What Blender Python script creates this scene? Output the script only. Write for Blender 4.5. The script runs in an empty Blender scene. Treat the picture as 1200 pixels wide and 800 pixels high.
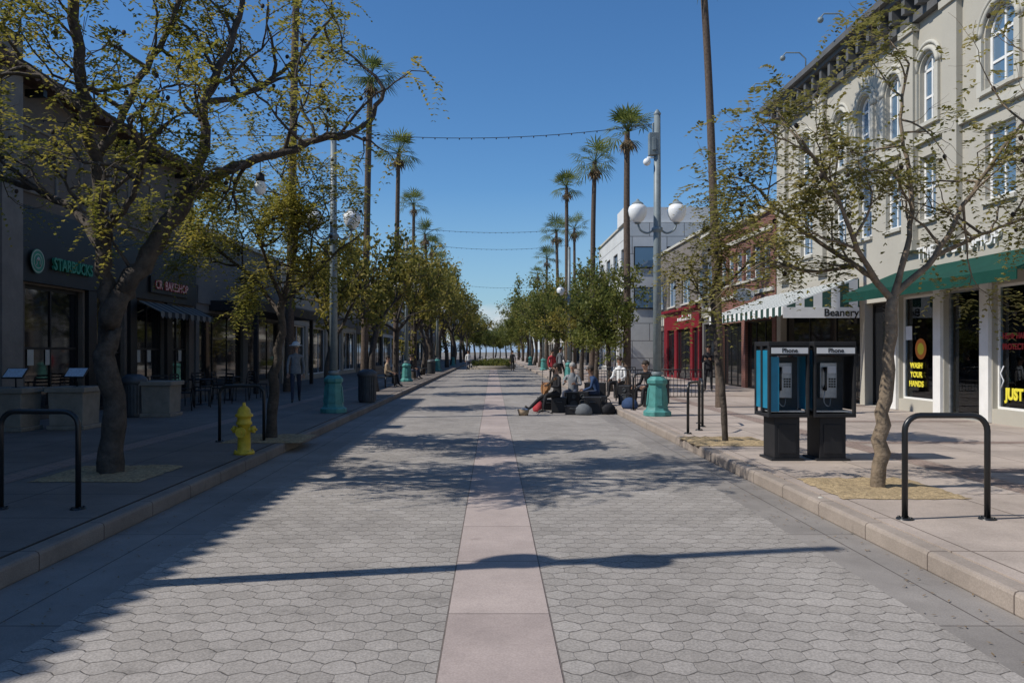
import bpy, math, random
import numpy as np
from mathutils import Vector, Matrix
R=math.radians; PI=math.pi
C=bpy.context.scene.collection
rng=random.Random(7)
# ------------------------------------------------------------ mesh builder
class MB:
    def __init__(s,org=(0,0,0)):
        s.v=[];s.f=[];s.sm=[];s.o=Vector(org)
    def add(s,vs,fs,smooth=False):
        n=len(s.v)
        for p in vs: s.v.append((p[0]-s.o.x,p[1]-s.o.y,p[2]-s.o.z))
        for f in fs: s.f.append(tuple(n+i for i in f)); s.sm.append(smooth)
        return s
    def hexa(s,p):
        return s.add(p,[(0,3,2,1),(4,5,6,7),(0,1,5,4),(1,2,6,5),(2,3,7,6),(3,0,4,7)])
    def box(s,x0,x1,y0,y1,z0,z1):
        if x0>x1:x0,x1=x1,x0
        return s.hexa([(x0,y0,z0),(x1,y0,z0),(x1,y1,z0),(x0,y1,z0),(x0,y0,z1),(x1,y0,z1),(x1,y1,z1),(x0,y1,z1)])
    def tbox(s,cx,cy,z0,z1,a0,b0,a1,b1):
        return s.hexa([(cx-a0,cy-b0,z0),(cx+a0,cy-b0,z0),(cx+a0,cy+b0,z0),(cx-a0,cy+b0,z0),(cx-a1,cy-b1,z1),(cx+a1,cy-b1,z1),(cx+a1,cy+b1,z1),(cx-a1,cy+b1,z1)])
    def mbox(s,M,a,b,c):
        ps=[(-a,-b,-c),(a,-b,-c),(a,b,-c),(-a,b,-c),(-a,-b,c),(a,-b,c),(a,b,c),(-a,b,c)]
        return s.hexa([M@Vector(p) for p in ps])
    def tube(s,pts,rs,n=8,cap=True):
        pts=[Vector(p) for p in pts]
        if not isinstance(rs,(list,tuple)): rs=[rs]*len(pts)
        vs=[];fs=[];u=None
        for i,p in enumerate(pts):
            d=(pts[min(i+1,len(pts)-1)]-pts[max(i-1,0)])
            d=d.normalized() if d.length>1e-9 else Vector((0,0,1))
            if u is None:
                u=d.cross(Vector((0,0,1)));
                if u.length<.05: u=d.cross(Vector((1,0,0)))
            u=(u-d*u.dot(d)).normalized(); w=d.cross(u)
            for k in range(n):
                a=2*PI*k/n; vs.append(p+(u*math.cos(a)+w*math.sin(a))*rs[i])
        for i in range(len(pts)-1):
            for k in range(n):
                k2=(k+1)%n; fs.append((i*n+k,i*n+k2,(i+1)*n+k2,(i+1)*n+k))
        s.add(vs,fs,True)
        if cap:
            m=len(s.v)-len(vs)
            s.f.append(tuple(m+k for k in range(n))[::-1]);s.sm.append(False)
            s.f.append(tuple(m+(len(pts)-1)*n+k for k in range(n)));s.sm.append(False)
        return s
    def lathe(s,prof,c=(0,0,0),n=20,smooth=True):
        vs=[];fs=[]
        for r,z in prof:
            for k in range(n):
                a=2*PI*(k+.5)/n; vs.append((c[0]+r*math.cos(a),c[1]+r*math.sin(a),c[2]+z))
        for i in range(len(prof)-1):
            for k in range(n):
                k2=(k+1)%n; fs.append((i*n+k,i*n+k2,(i+1)*n+k2,(i+1)*n+k))
        return s.add(vs,fs,smooth)
    def ball(s,c,rx,ry=None,rz=None,n=12,m=8):
        ry=ry or rx; rz=rz or rx
        vs=[];fs=[]
        for i in range(m+1):
            t=PI*i/m
            for k in range(n):
                a=2*PI*k/n; vs.append((c[0]+rx*math.sin(t)*math.cos(a),c[1]+ry*math.sin(t)*math.sin(a),c[2]-rz*math.cos(t)))
        for i in range(m):
            for k in range(n):
                k2=(k+1)%n; fs.append((i*n+k,i*n+k2,(i+1)*n+k2,(i+1)*n+k))
        return s.add(vs,fs,True)
    def build(s,name,mat,parent=None,bevel=0):
        me=bpy.data.meshes.new(name); me.from_pydata(s.v,[],s.f); 
        me.polygons.foreach_set('use_smooth',s.sm); me.update()
        o=bpy.data.objects.new(name,me); C.objects.link(o)
        if mat: me.materials.append(mat)
        if parent: o.parent=parent
        if bevel:
            b=o.modifiers.new('b','BEVEL'); b.width=bevel; b.segments=2; b.limit_method='ANGLE'
        return o
def tag(o,label,cat,group=None,kind=None):
    o['label']=label; o['category']=cat
    if group:o['group']=group
    if kind:o['kind']=kind
    return o
def thing(name,label,cat,loc=(0,0,0),rz=0,group=None):
    o=bpy.data.objects.new(name,None); C.objects.link(o); o.location=loc; o.rotation_euler=(0,0,rz); o.empty_display_size=.2
    return tag(o,label,cat,group)
def struct(o): o['kind']='structure'; return o
def dup(o,parent=None):
    c=o.copy(); C.objects.link(c)
    if parent: c.parent=parent
    for ch in list(o.children): dup(ch,c)
    return c
def place(o,loc,rz,label,sc=None):
    o.location=loc; o.rotation_euler=(0,0,rz); o['label']=label
    if sc: o.scale=(sc,sc,sc)
    return o
ORD=['first','second','third','fourth','fifth','sixth','seventh','eighth','ninth','tenth','eleventh','twelfth','thirteenth','fourteenth','fifteenth','sixteenth']
# ------------------------------------------------------------ materials
def newmat(name):
    m=bpy.data.materials.new(name); m.use_nodes=True
    return m,m.node_tree,m.node_tree.nodes['Principled BSDF']
def mat(name,c,rough=.7,var=.25,scale=4,bump=0,metal=0,spec=.4,bscale=None,fine=True):
    m,t,b=newmat(name); N=t.nodes; L=t.links
    b.inputs['Roughness'].default_value=rough; b.inputs['Metallic'].default_value=metal; b.inputs['Specular IOR Level'].default_value=spec
    tc=N.new('ShaderNodeTexCoord'); nz=N.new('ShaderNodeTexNoise'); nz.inputs['Scale'].default_value=scale; nz.inputs['Detail'].default_value=8; nz.inputs['Roughness'].default_value=.65
    L.new(tc.outputs['Object'],nz.inputs['Vector'])
    r=N.new('ShaderNodeValToRGB'); r.color_ramp.elements[0].position=.3; r.color_ramp.elements[1].position=.7
    r.color_ramp.elements[0].color=[x*(1-var) for x in c]+[1]; r.color_ramp.elements[1].color=[min(1,x*(1+var)) for x in c]+[1]
    L.new(nz.outputs['Fac'],r.inputs['Fac']); L.new(r.outputs['Color'],b.inputs['Base Color'])
    if bump:
        n2=N.new('ShaderNodeTexNoise'); n2.inputs['Scale'].default_value=bscale or scale*8; n2.inputs['Detail'].default_value=6
        L.new(tc.outputs['Object'],n2.inputs['Vector'])
        bp=N.new('ShaderNodeBump'); bp.inputs['Strength'].default_value=bump; bp.inputs['Distance'].default_value=.02
        L.new(n2.outputs['Fac'],bp.inputs['Height']); L.new(bp.outputs['Normal'],b.inputs['Normal'])
    return m
def leafmat(name,c1,c2,c3,tl=.5):
    m,t,b=newmat(name); N=t.nodes; L=t.links
    g=N.new('ShaderNodeNewGeometry'); r=N.new('ShaderNodeValToRGB'); e=r.color_ramp.elements
    e[0].color=(*c1,1); e[1].color=(*c3,1); x=e.new(.5); x.color=(*c2,1)
    nz=N.new('ShaderNodeTexNoise'); nz.inputs['Scale'].default_value=1.2; tc=N.new('ShaderNodeTexCoord'); L.new(tc.outputs['Object'],nz.inputs['Vector'])
    mx=N.new('ShaderNodeMath'); mx.operation='MULTIPLY_ADD'; mx.inputs[1].default_value=.5; L.new(g.outputs['Random Per Island'],mx.inputs[0])
    m3=N.new('ShaderNodeMath'); m3.operation='MULTIPLY_ADD'; m3.inputs[1].default_value=1.4; m3.inputs[2].default_value=-.45; L.new(nz.outputs['Fac'],m3.inputs[0]); L.new(m3.outputs[0],mx.inputs[2])
    L.new(mx.outputs[0],r.inputs['Fac']); L.new(r.outputs['Color'],b.inputs['Base Color']); b.inputs['Roughness'].default_value=.55; b.inputs['Specular IOR Level'].default_value=.25
    tr=N.new('ShaderNodeBsdfTranslucent'); L.new(r.outputs['Color'],tr.inputs['Color']); ms=N.new('ShaderNodeMixShader'); ms.inputs[0].default_value=tl
    L.new(b.outputs[0],ms.inputs[1]); L.new(tr.outputs[0],ms.inputs[2]); L.new(ms.outputs[0],N['Material Output'].inputs['Surface'])
    return m
def stripes(name,c1,c2,period,axis=1):
    m,t,b=newmat(name); N=t.nodes; L=t.links
    tc=N.new('ShaderNodeTexCoord'); sp=N.new('ShaderNodeSeparateXYZ'); L.new(tc.outputs['Object'],sp.inputs[0])
    a=N.new('ShaderNodeMath'); a.operation='MULTIPLY_ADD'; a.inputs[1].default_value=1/period; a.inputs[2].default_value=500; L.new(sp.outputs[axis],a.inputs[0])
    f=N.new('ShaderNodeMath'); f.operation='FRACT'; L.new(a.outputs[0],f.inputs[0]); g=N.new('ShaderNodeMath'); g.operation='GREATER_THAN'; g.inputs[1].default_value=.5; L.new(f.outputs[0],g.inputs[0])
    mx=N.new('ShaderNodeMix'); mx.data_type='RGBA'; L.new(g.outputs[0],mx.inputs[0]); mx.inputs[6].default_value=(*c1,1); mx.inputs[7].default_value=(*c2,1); L.new(mx.outputs[2],b.inputs['Base Color']); b.inputs['Roughness'].default_value=.8
    return m
def slab(name,c1,c2,mort,w,h,ms=.008,offset=0,var=.3,bump=.4,swap=None,shift=(0,0,0)):
    m,t,b=newmat(name); N=t.nodes; L=t.links
    tc=N.new('ShaderNodeNewGeometry'); src=tc.outputs['Position']
    if swap:
        sp=N.new('ShaderNodeSeparateXYZ'); cb=N.new('ShaderNodeCombineXYZ'); L.new(src,sp.inputs[0])
        L.new(sp.outputs[swap[0]],cb.inputs[0]); L.new(sp.outputs[swap[1]],cb.inputs[1]); src2=cb.outputs[0]
    else:
        sh=N.new('ShaderNodeVectorMath'); sh.operation='ADD'; L.new(src,sh.inputs[0]); sh.inputs[1].default_value=shift; src2=sh.outputs[0]
    br=N.new('ShaderNodeTexBrick'); br.inputs['Scale'].default_value=1; br.inputs['Brick Width'].default_value=w; br.inputs['Row Height'].default_value=h
    br.inputs['Mortar Size'].default_value=ms; br.inputs['Mortar Smooth'].default_value=.2; br.offset=offset; br.inputs['Bias'].default_value=0
    br.inputs['Color1'].default_value=(*c1,1); br.inputs['Color2'].default_value=(*c2,1); br.inputs['Mortar'].default_value=(*mort,1)
    L.new(src2,br.inputs['Vector'])
    n=N.new('ShaderNodeTexNoise'); n.inputs['Scale'].default_value=.9; n.inputs['Detail'].default_value=9; n.inputs['Roughness'].default_value=.7; L.new(src,n.inputs['Vector'])
    n2=N.new('ShaderNodeTexNoise'); n2.inputs['Scale'].default_value=90; n2.inputs['Detail'].default_value=3; L.new(src,n2.inputs['Vector'])
    n3=N.new('ShaderNodeTexNoise'); n3.inputs['Scale'].default_value=4.5; n3.inputs['Detail'].default_value=3; L.new(src,n3.inputs['Vector'])
    m3=N.new('ShaderNodeMapRange'); m3.inputs[1].default_value=.66; m3.inputs[2].default_value=.74; m3.inputs[3].default_value=1; m3.inputs[4].default_value=.82; L.new(n3.outputs['Fac'],m3.inputs[0])
    mr=N.new('ShaderNodeMapRange'); mr.inputs[1].default_value=.3; mr.inputs[2].default_value=.7; mr.inputs[3].default_value=1-var; mr.inputs[4].default_value=1+var*.6; L.new(n.outputs['Fac'],mr.inputs[0])
    mr2=N.new('ShaderNodeMapRange'); mr2.inputs[1].default_value=.3; mr2.inputs[2].default_value=.7; mr2.inputs[3].default_value=.87; mr2.inputs[4].default_value=1.13; L.new(n2.outputs['Fac'],mr2.inputs[0])
    mu=N.new('ShaderNodeMath'); mu.operation='MULTIPLY'; L.new(mr.outputs[0],mu.inputs[0]); L.new(mr2.outputs[0],mu.inputs[1])
    mu2=N.new('ShaderNodeMath'); mu2.operation='MULTIPLY'; L.new(mu.outputs[0],mu2.inputs[0]); L.new(m3.outputs[0],mu2.inputs[1])
    vm=N.new('ShaderNodeVectorMath'); vm.operation='SCALE'; L.new(br.outputs['Color'],vm.inputs[0]); L.new(mu2.outputs[0],vm.inputs['Scale']); L.new(vm.outputs[0],b.inputs['Base Color'])
    b.inputs['Roughness'].default_value=.8; b.inputs['Specular IOR Level'].default_value=.3
    iv=N.new('ShaderNodeMath'); iv.operation='MULTIPLY_ADD'; iv.inputs[1].default_value=-1; L.new(br.outputs['Fac'],iv.inputs[0]); sc=N.new('ShaderNodeMath'); sc.operation='MULTIPLY'; sc.inputs[1].default_value=.25; L.new(n2.outputs['Fac'],sc.inputs[0]); L.new(sc.outputs[0],iv.inputs[2])
    bp=N.new('ShaderNodeBump'); bp.inputs['Strength'].default_value=bump; bp.inputs['Distance'].default_value=.008; L.new(iv.outputs[0],bp.inputs['Height']); L.new(bp.outputs[0],b.inputs['Normal'])
    return m
def hexmat(name,c1,c2,mort,w):
    m,t,b=newmat(name); N=t.nodes; L=t.links
    def V(op,a,bb=None,sc=None):
        n=N.new('ShaderNodeVectorMath'); n.operation=op
        for i,q in enumerate((a,bb)):
            if q is None: continue
            if isinstance(q,tuple): n.inputs[i].default_value=q
            else: L.new(q,n.inputs[i])
        if sc is not None: n.inputs['Scale'].default_value=sc
        return n
    def M(op,a,bb=None,cc=None):
        n=N.new('ShaderNodeMath'); n.operation=op
        for i,q in enumerate((a,bb,cc)):
            if q is None: continue
            if isinstance(q,(int,float)): n.inputs[i].default_value=q
            else: L.new(q,n.inputs[i])
        return n.outputs[0]
    def MR(v,a,b_,c=0,d=1):
        n=N.new('ShaderNodeMapRange'); n.inputs[1].default_value=a; n.inputs[2].default_value=b_; n.inputs[3].default_value=c; n.inputs[4].default_value=d; L.new(v,n.inputs[0]); return n.outputs[0]
    g=N.new('ShaderNodeNewGeometry'); pos=g.outputs['Position']
    wn=N.new('ShaderNodeTexNoise'); wn.inputs['Scale'].default_value=8; wn.inputs['Detail'].default_value=2; L.new(pos,wn.inputs['Vector'])
    ws=V('SUBTRACT',wn.outputs['Color'],(.5,.5,.5)); ws=V('SCALE',ws.outputs[0],sc=.055)
    p=V('ADD',pos,ws.outputs[0]); p=V('MULTIPLY',p.outputs[0],(1/w,1/(w*1.0),0)); p=V('ADD',p.outputs[0],(100,173.2,0)).outputs[0]
    S=(1,1.7320508,1)
    a=V('SUBTRACT',V('MODULO',p,S).outputs[0],(.5,.8660254,0)).outputs[0]
    p2=V('SUBTRACT',p,(.5,.8660254,0)).outputs[0]
    bb=V('SUBTRACT',V('MODULO',p2,S).outputs[0],(.5,.8660254,0)).outputs[0]
    a=V('MULTIPLY',a,(1,1,0)).outputs[0]; bb=V('MULTIPLY',bb,(1,1,0)).outputs[0]
    da=V('DOT_PRODUCT',a,a).outputs['Value']; db=V('DOT_PRODUCT',bb,bb).outputs['Value']
    sel=M('LESS_THAN',db,da)
    mx=N.new('ShaderNodeMix'); mx.data_type='VECTOR'; L.new(sel,mx.inputs[0]); L.new(a,mx.inputs[4]); L.new(bb,mx.inputs[5]); gv=mx.outputs[1]
    q=V('ABSOLUTE',gv).outputs[0]
    d1=V('DOT_PRODUCT',q,(.5,.8660254,0)).outputs['Value']; sp=N.new('ShaderNodeSeparateXYZ'); L.new(q,sp.inputs[0])
    s1=MR(M('SUBTRACT',.5,d1),.006,.04); s2=MR(M('SUBTRACT',.5,sp.outputs[0]),.003,.03,.62,1)
    stone=M('MINIMUM',s1,s2)
    cid=V('SNAP',V('ADD',V('SUBTRACT',p,gv).outputs[0],(.02,.02,0)).outputs[0],(.25,.25,1)).outputs[0]
    wh=N.new('ShaderNodeTexWhiteNoise'); L.new(cid,wh.inputs['Vector'])
    c=N.new('ShaderNodeMix'); c.data_type='RGBA'; L.new(wh.outputs['Value'],c.inputs[0]); c.inputs[6].default_value=(*c1,1); c.inputs[7].default_value=(*c2,1)
    n=N.new('ShaderNodeTexNoise'); n.inputs['Scale'].default_value=.6; n.inputs['Detail'].default_value=9; n.inputs['Roughness'].default_value=.7; L.new(pos,n.inputs['Vector'])
    n2=N.new('ShaderNodeTexNoise'); n2.inputs['Scale'].default_value=75; n2.inputs['Detail'].default_value=4; L.new(pos,n2.inputs['Vector'])
    n3=N.new('ShaderNodeTexNoise'); n3.inputs['Scale'].default_value=3.5; n3.inputs['Detail'].default_value=4; L.new(pos,n3.inputs['Vector'])
    k=M('MULTIPLY',M('MULTIPLY',MR(n.outputs['Fac'],.3,.7,.74,1.14),MR(n2.outputs['Fac'],.3,.7,.76,1.24)),MR(n3.outputs['Fac'],.62,.72,1,.8))
    vs=N.new('ShaderNodeVectorMath'); vs.operation='SCALE'; L.new(c.outputs[2],vs.inputs[0]); L.new(k,vs.inputs['Scale'])
    fm=N.new('ShaderNodeMix'); fm.data_type='RGBA'; L.new(stone,fm.inputs[0]); fm.inputs[6].default_value=(*mort,1); L.new(vs.outputs[0],fm.inputs[7]); L.new(fm.outputs[2],b.inputs['Base Color'])
    hh=M('MULTIPLY_ADD',wh.outputs['Value'],.4,M('ADD',stone,M('MULTIPLY',n2.outputs['Fac'],.3)))
    bp=N.new('ShaderNodeBump'); bp.inputs['Strength'].default_value=.55; bp.inputs['Distance'].default_value=.008; L.new(hh,bp.inputs['Height']); L.new(bp.outputs[0],b.inputs['Normal'])
    b.inputs['Roughness'].default_value=.85; b.inputs['Specular IOR Level'].default_value=.25
    return m
def glassmat(name,tint=(.8,.9,.9)):
    m,t,b=newmat(name); N=t.nodes; L=t.links
    tr=N.new('ShaderNodeBsdfTransparent'); tr.inputs[0].default_value=(*tint,1); gl=N.new('ShaderNodeBsdfGlossy'); gl.inputs['Roughness'].default_value=.02; gl.inputs['Color'].default_value=(.9,.95,1,1)
    lw=N.new('ShaderNodeFresnel'); lw.inputs[0].default_value=1.5
    mx=N.new('ShaderNodeMixShader'); L.new(lw.outputs[0],mx.inputs[0]); L.new(tr.outputs[0],mx.inputs[1]); L.new(gl.outputs[0],mx.inputs[2]); L.new(mx.outputs[0],N['Material Output'].inputs['Surface'])
    return m
M={}
M['paver']=hexmat('paver_blocks',(.29,.265,.24),(.34,.312,.285),(.085,.075,.067),.178)
M['strip']=slab('pink_concrete',(.37,.305,.278),(.415,.345,.312),(.15,.125,.11),4,1.25,.006,0,var=.25,shift=(2,0,0))
M['stripedge']=mat('dark_joint_filler',(.15,.125,.11),.9,.3,10)
M['gutter']=slab('gutter_concrete',(.235,.215,.197),(.265,.242,.222),(.11,.095,.085),6,2.4,.007,0,var=.3,shift=(3,0,0))
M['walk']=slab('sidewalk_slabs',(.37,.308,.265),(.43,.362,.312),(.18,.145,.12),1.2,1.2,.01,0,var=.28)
M['walkshade']=slab('shaded_sidewalk_slabs',(.165,.142,.125),(.20,.172,.15),(.08,.068,.06),1.2,1.2,.01,0,var=.28)  # same slabs as the right, with the left side's building shade painted into the colour
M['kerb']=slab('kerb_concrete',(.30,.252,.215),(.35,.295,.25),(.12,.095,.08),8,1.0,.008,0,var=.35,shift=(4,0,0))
M['kerbshade']=slab('shaded_kerb_concrete',(.22,.185,.158),(.26,.22,.185),(.09,.07,.06),8,1.0,.008,0,var=.35,shift=(4,0,0))  # darker copy of the kerb concrete, shade of the left side put into its tone
M['band']=slab('pink_band',(.27,.20,.17),(.32,.24,.2),(.12,.1,.09),.2,.1,.006,.5,var=.2)
M['mulch']=mat('straw_mulch',(.36,.27,.155),.95,.5,25,.8,bscale=60)
M['ground']=mat('ground_earth',(.2,.18,.15),.9)
M['bark']=mat('bark_grey_brown',(.07,.056,.045),.9,.5,9,.8,bscale=30)
M['bark2']=mat('bark_brown',(.19,.145,.10),.9,.45,9,.8,bscale=30)
M['palmbark']=mat('palm_bark',(.11,.08,.06),.95,.4,14,.6)
M['leafA']=leafmat('feathery_leaf',(.10,.12,.02),(.25,.235,.046),(.5,.4,.085))
M['leafM']=leafmat('olive_mid_leaf',(.085,.095,.019),(.21,.19,.04),(.42,.32,.075))
M['leafB']=leafmat('dense_leaf',(.055,.078,.017),(.14,.16,.036),(.28,.26,.068))
M['leafR']=leafmat('olive_leaf',(.10,.105,.028),(.22,.205,.058),(.42,.34,.11))
M['palmleaf']=leafmat('palm_leaf',(.06,.09,.024),(.13,.165,.042),(.24,.25,.07))
M['deadleaf']=mat('dead_palm_leaf',(.2,.14,.08),.95,.4,5)
M['pod']=mat('seed_pod_brown',(.035,.025,.018),.8)
M['black']=mat('black_painted_steel',(.012,.013,.014),.35,.3,6,spec=.5)
M['blackmat']=mat('black_rough_plastic',(.015,.015,.017),.6,.3,6)
M['teal']=mat('teal_painted_iron',(.07,.25,.23),.5,.25,6,.2)
M['polegrey']=mat('grey_painted_pole',(.19,.225,.235),.45,.2,5)
M['lantern']=mat('white_lantern_acrylic',(.8,.81,.8),.4,.05)
M['yellow']=mat('yellow_hydrant_paint',(.62,.43,.035),.45,.22,12,.15)
M['bin']=mat('dark_grey_bin_metal',(.06,.065,.07),.5,.3,6)
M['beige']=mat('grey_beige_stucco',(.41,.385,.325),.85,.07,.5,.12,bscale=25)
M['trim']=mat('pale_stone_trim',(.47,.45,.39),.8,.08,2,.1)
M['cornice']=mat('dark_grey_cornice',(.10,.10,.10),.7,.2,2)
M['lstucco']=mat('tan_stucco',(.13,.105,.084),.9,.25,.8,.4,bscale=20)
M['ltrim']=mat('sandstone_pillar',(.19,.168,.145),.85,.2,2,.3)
M['tile']=mat('brown_roof_tile',(.10,.06,.045),.8,.4,5)
M['darkfront']=mat('dark_shopfront_paint',(.010,.010,.010),.5,.3,3)
M['brick']=slab('red_brick',(.22,.082,.06),(.165,.062,.046),(.23,.18,.15),.22,.075,.008,.5,var=.25,swap=(1,2))
M['red']=mat('red_shopfront_paint',(.18,.008,.016),.45,.15,2)
M['white']=mat('white_paint',(.74,.73,.70),.6,.08,3)
M['whitewall']=mat('white_render_wall',(.60,.60,.59),.8,.08,.5)
M['panel']=slab('white_panel_wall',(.52,.53,.52),(.58,.58,.57),(.22,.22,.22),2.4,1.2,.03,.5,var=.12,swap=(0,2))
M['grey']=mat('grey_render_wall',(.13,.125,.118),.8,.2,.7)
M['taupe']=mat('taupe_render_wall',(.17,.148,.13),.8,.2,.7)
M['cream']=mat('cream_render_wall',(.36,.32,.26),.8,.15,.7)
M['concrete']=mat('planter_concrete',(.25,.22,.183),.85,.2,5,.3)
M['green']=mat('green_awning_canvas',(.006,.05,.036),.85,.15,3,spec=.2)
M['stripe']=stripes('green_white_stripe',(.72,.72,.70),(.012,.045,.035),.5)
M['stripeX']=stripes('green_white_side_stripe',(.72,.72,.70),(.02,.07,.055),.5,axis=0)
M['stripeL']=stripes('dark_cream_stripe',(.16,.15,.13),(.014,.014,.014),.5)
m,t,b=newmat('dark_window_glass'); b.inputs['Base Color'].default_value=(.012,.013,.015,1); b.inputs['Roughness'].default_value=.04; b.inputs['Specular IOR Level'].default_value=.55
nn=t.nodes.new('ShaderNodeTexNoise'); nn.inputs['Scale'].default_value=.8; bb_=t.nodes.new('ShaderNodeBump'); bb_.inputs['Strength'].default_value=.05; t.links.new(nn.outputs['Fac'],bb_.inputs['Height']); t.links.new(bb_.outputs[0],b.inputs['Normal']); M['glass']=m
m,t,b=newmat('sky_window_glass'); b.inputs['Base Color'].default_value=(.10,.17,.25,1); b.inputs['Roughness'].default_value=.06; b.inputs['Specular IOR Level'].default_value=1; M['glassblue']=m
M['clear']=glassmat('clear_shop_glass')
M['bluepanel']=mat('cyan_blue_panel',(.012,.20,.33),.35,.15,4)
M['steel']=mat('brushed_steel',(.36,.37,.38),.4,.25,8,metal=.6)
M['signgreen']=mat('sign_letter_green',(.03,.22,.13),.5,.1)
M['signred']=mat('sign_red',(.40,.03,.03),.5,.1)
M['signpale']=mat('sign_pale_red',(.7,.42,.36),.5,.1)
M['yel']=mat('yellow_decal',(.75,.65,.05),.6,.05)
M['orange']=mat('orange_decal',(.7,.2,.03),.6,.05)
M['paper']=mat('white_paper',(.7,.72,.75),.7,.05)
M['menu']=mat('pale_blue_menu_card',(.5,.6,.7),.3,.3,30)
M['skin']=mat('skin_tone',(.42,.25,.17),.6,.08)
M['skin2']=mat('skin_tone_dark',(.2,.11,.07),.6,.08)
M['hair']=mat('dark_hair',(.03,.022,.016),.7,.3)
M['hairg']=mat('grey_hair',(.3,.28,.26),.7,.3)
for n,c in dict(cblack=(.015,.015,.018),cgrey=(.13,.14,.15),cwhite=(.72,.72,.70),clgrey=(.22,.23,.24),cblue=(.025,.055,.13),cdenim=(.035,.045,.075),cred=(.4,.04,.05),ctan=(.35,.26,.17),cgreen=(.06,.12,.06),cshoe=(.05,.045,.04)).items(): M[n]=mat('cloth_'+n[1:],c,.85,.2,10)
M['wood']=mat('warm_wood',(.28,.14,.06),.5,.35,6)
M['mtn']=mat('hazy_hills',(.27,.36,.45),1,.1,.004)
# ------------------------------------------------------------ ground
def sheet(name,x0,x1,y0,y1,z,m):
    return struct(MB().add([(x0,y0,z),(x1,y0,z),(x1,y1,z),(x0,y1,z)],[(0,1,2,3)]).build(name,m))
KL,KR=-3.42,3.27
FL,FR=-10.0,10.5
sheet('ground',-1500,1500,-100,3000,-.03,M['ground'])
sheet('road',KL,KR,-12,260,0,M['gutter'])
sheet('road_paving_left',-2.6,-.29,-12,260,.004,M['paver'])
sheet('road_paving_right',.36,2.68,-12,260,.004,M['paver'])
sheet('road_centre_joint',-.289,.359,-12,260,.004,M['stripedge'])
sheet('road_centre_strip',-.279,.349,-12,260,.008,M['strip'])
def sbox(name,x0,x1,y0,y1,z0,z1,m,bev=0): return struct(MB().box(x0,x1,y0,y1,z0,z1).build(name,m,bevel=bev))
sbox('kerb_left',KL-.18,KL,-12,260,-.02,.15,M['kerbshade'],.03)
sbox('kerb_right',KR,KR+.18,-12,260,-.02,.15,M['kerb'],.03)
sbox('pavement_left',-40,KL-.181,-12,260,-.02,.15,M['walkshade'])
sbox('pavement_right',KR+.181,40,-12,260,-.02,.15,M['walk'])
for i,(x0,x1) in enumerate(((-5.9,-5.55),(5.6,5.95))): sheet('pavement_band_'+('left' if i==0 else 'right'),x0,x1,-12,260,.154,M['band'])
for i,y in enumerate((3.2,6.1,9.9,13.0,17,22,27)):
    sheet('pavement_cross_band',5.96,10.3,y,y+.3,.154,M['band'])
for i,y in enumerate([4.9,8.2,10.5]):
    o=MB().lathe([(0,.008),(.02,.008),(.026,0)],(KR+.1,y,.15),14).build('kerb_stud',M['trim']); tag(o,f'small pale round stud set in the right kerb top, {ORD[i]} from the camera','kerb stud','pale studs along the right kerb')
mb=MB(); vs=[];n=80
for i in range(n+1):
    x=-1400+2800*i/n; h=22+14*math.sin(i*.37)+9*math.sin(i*.93+1)+5*math.sin(i*2.1)
    vs+=[(x,2500,-5),(x,2550,max(8,h))]
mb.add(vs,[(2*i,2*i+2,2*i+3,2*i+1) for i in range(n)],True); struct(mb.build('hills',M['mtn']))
# ------------------------------------------------------------ text
def text(txt,size,m,parent,loc,rot,name='lettering',ext=.008,wide=1,align='CENTER',bold=0):
    cu=bpy.data.curves.new('t','FONT'); cu.body=txt; cu.size=size; cu.extrude=ext; cu.align_x=align; cu.align_y='CENTER'; cu.resolution_u=3; cu.offset=bold
    o=bpy.data.objects.new('t',cu); C.objects.link(o); bpy.context.view_layer.update()
    dg=bpy.context.evaluated_depsgraph_get(); me=bpy.data.meshes.new_from_object(o.evaluated_get(dg)); bpy.data.objects.remove(o)
    me.materials.clear(); me.materials.append(m)
    r=bpy.data.objects.new(name,me); C.objects.link(r); r.location=loc; r.rotation_euler=rot; r.scale=(wide,1,1)
    if parent: r.parent=parent
    return r
TR=(R(90),0,R(-90)); TL=(R(90),0,R(90)); TF=(R(90),0,0)
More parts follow.
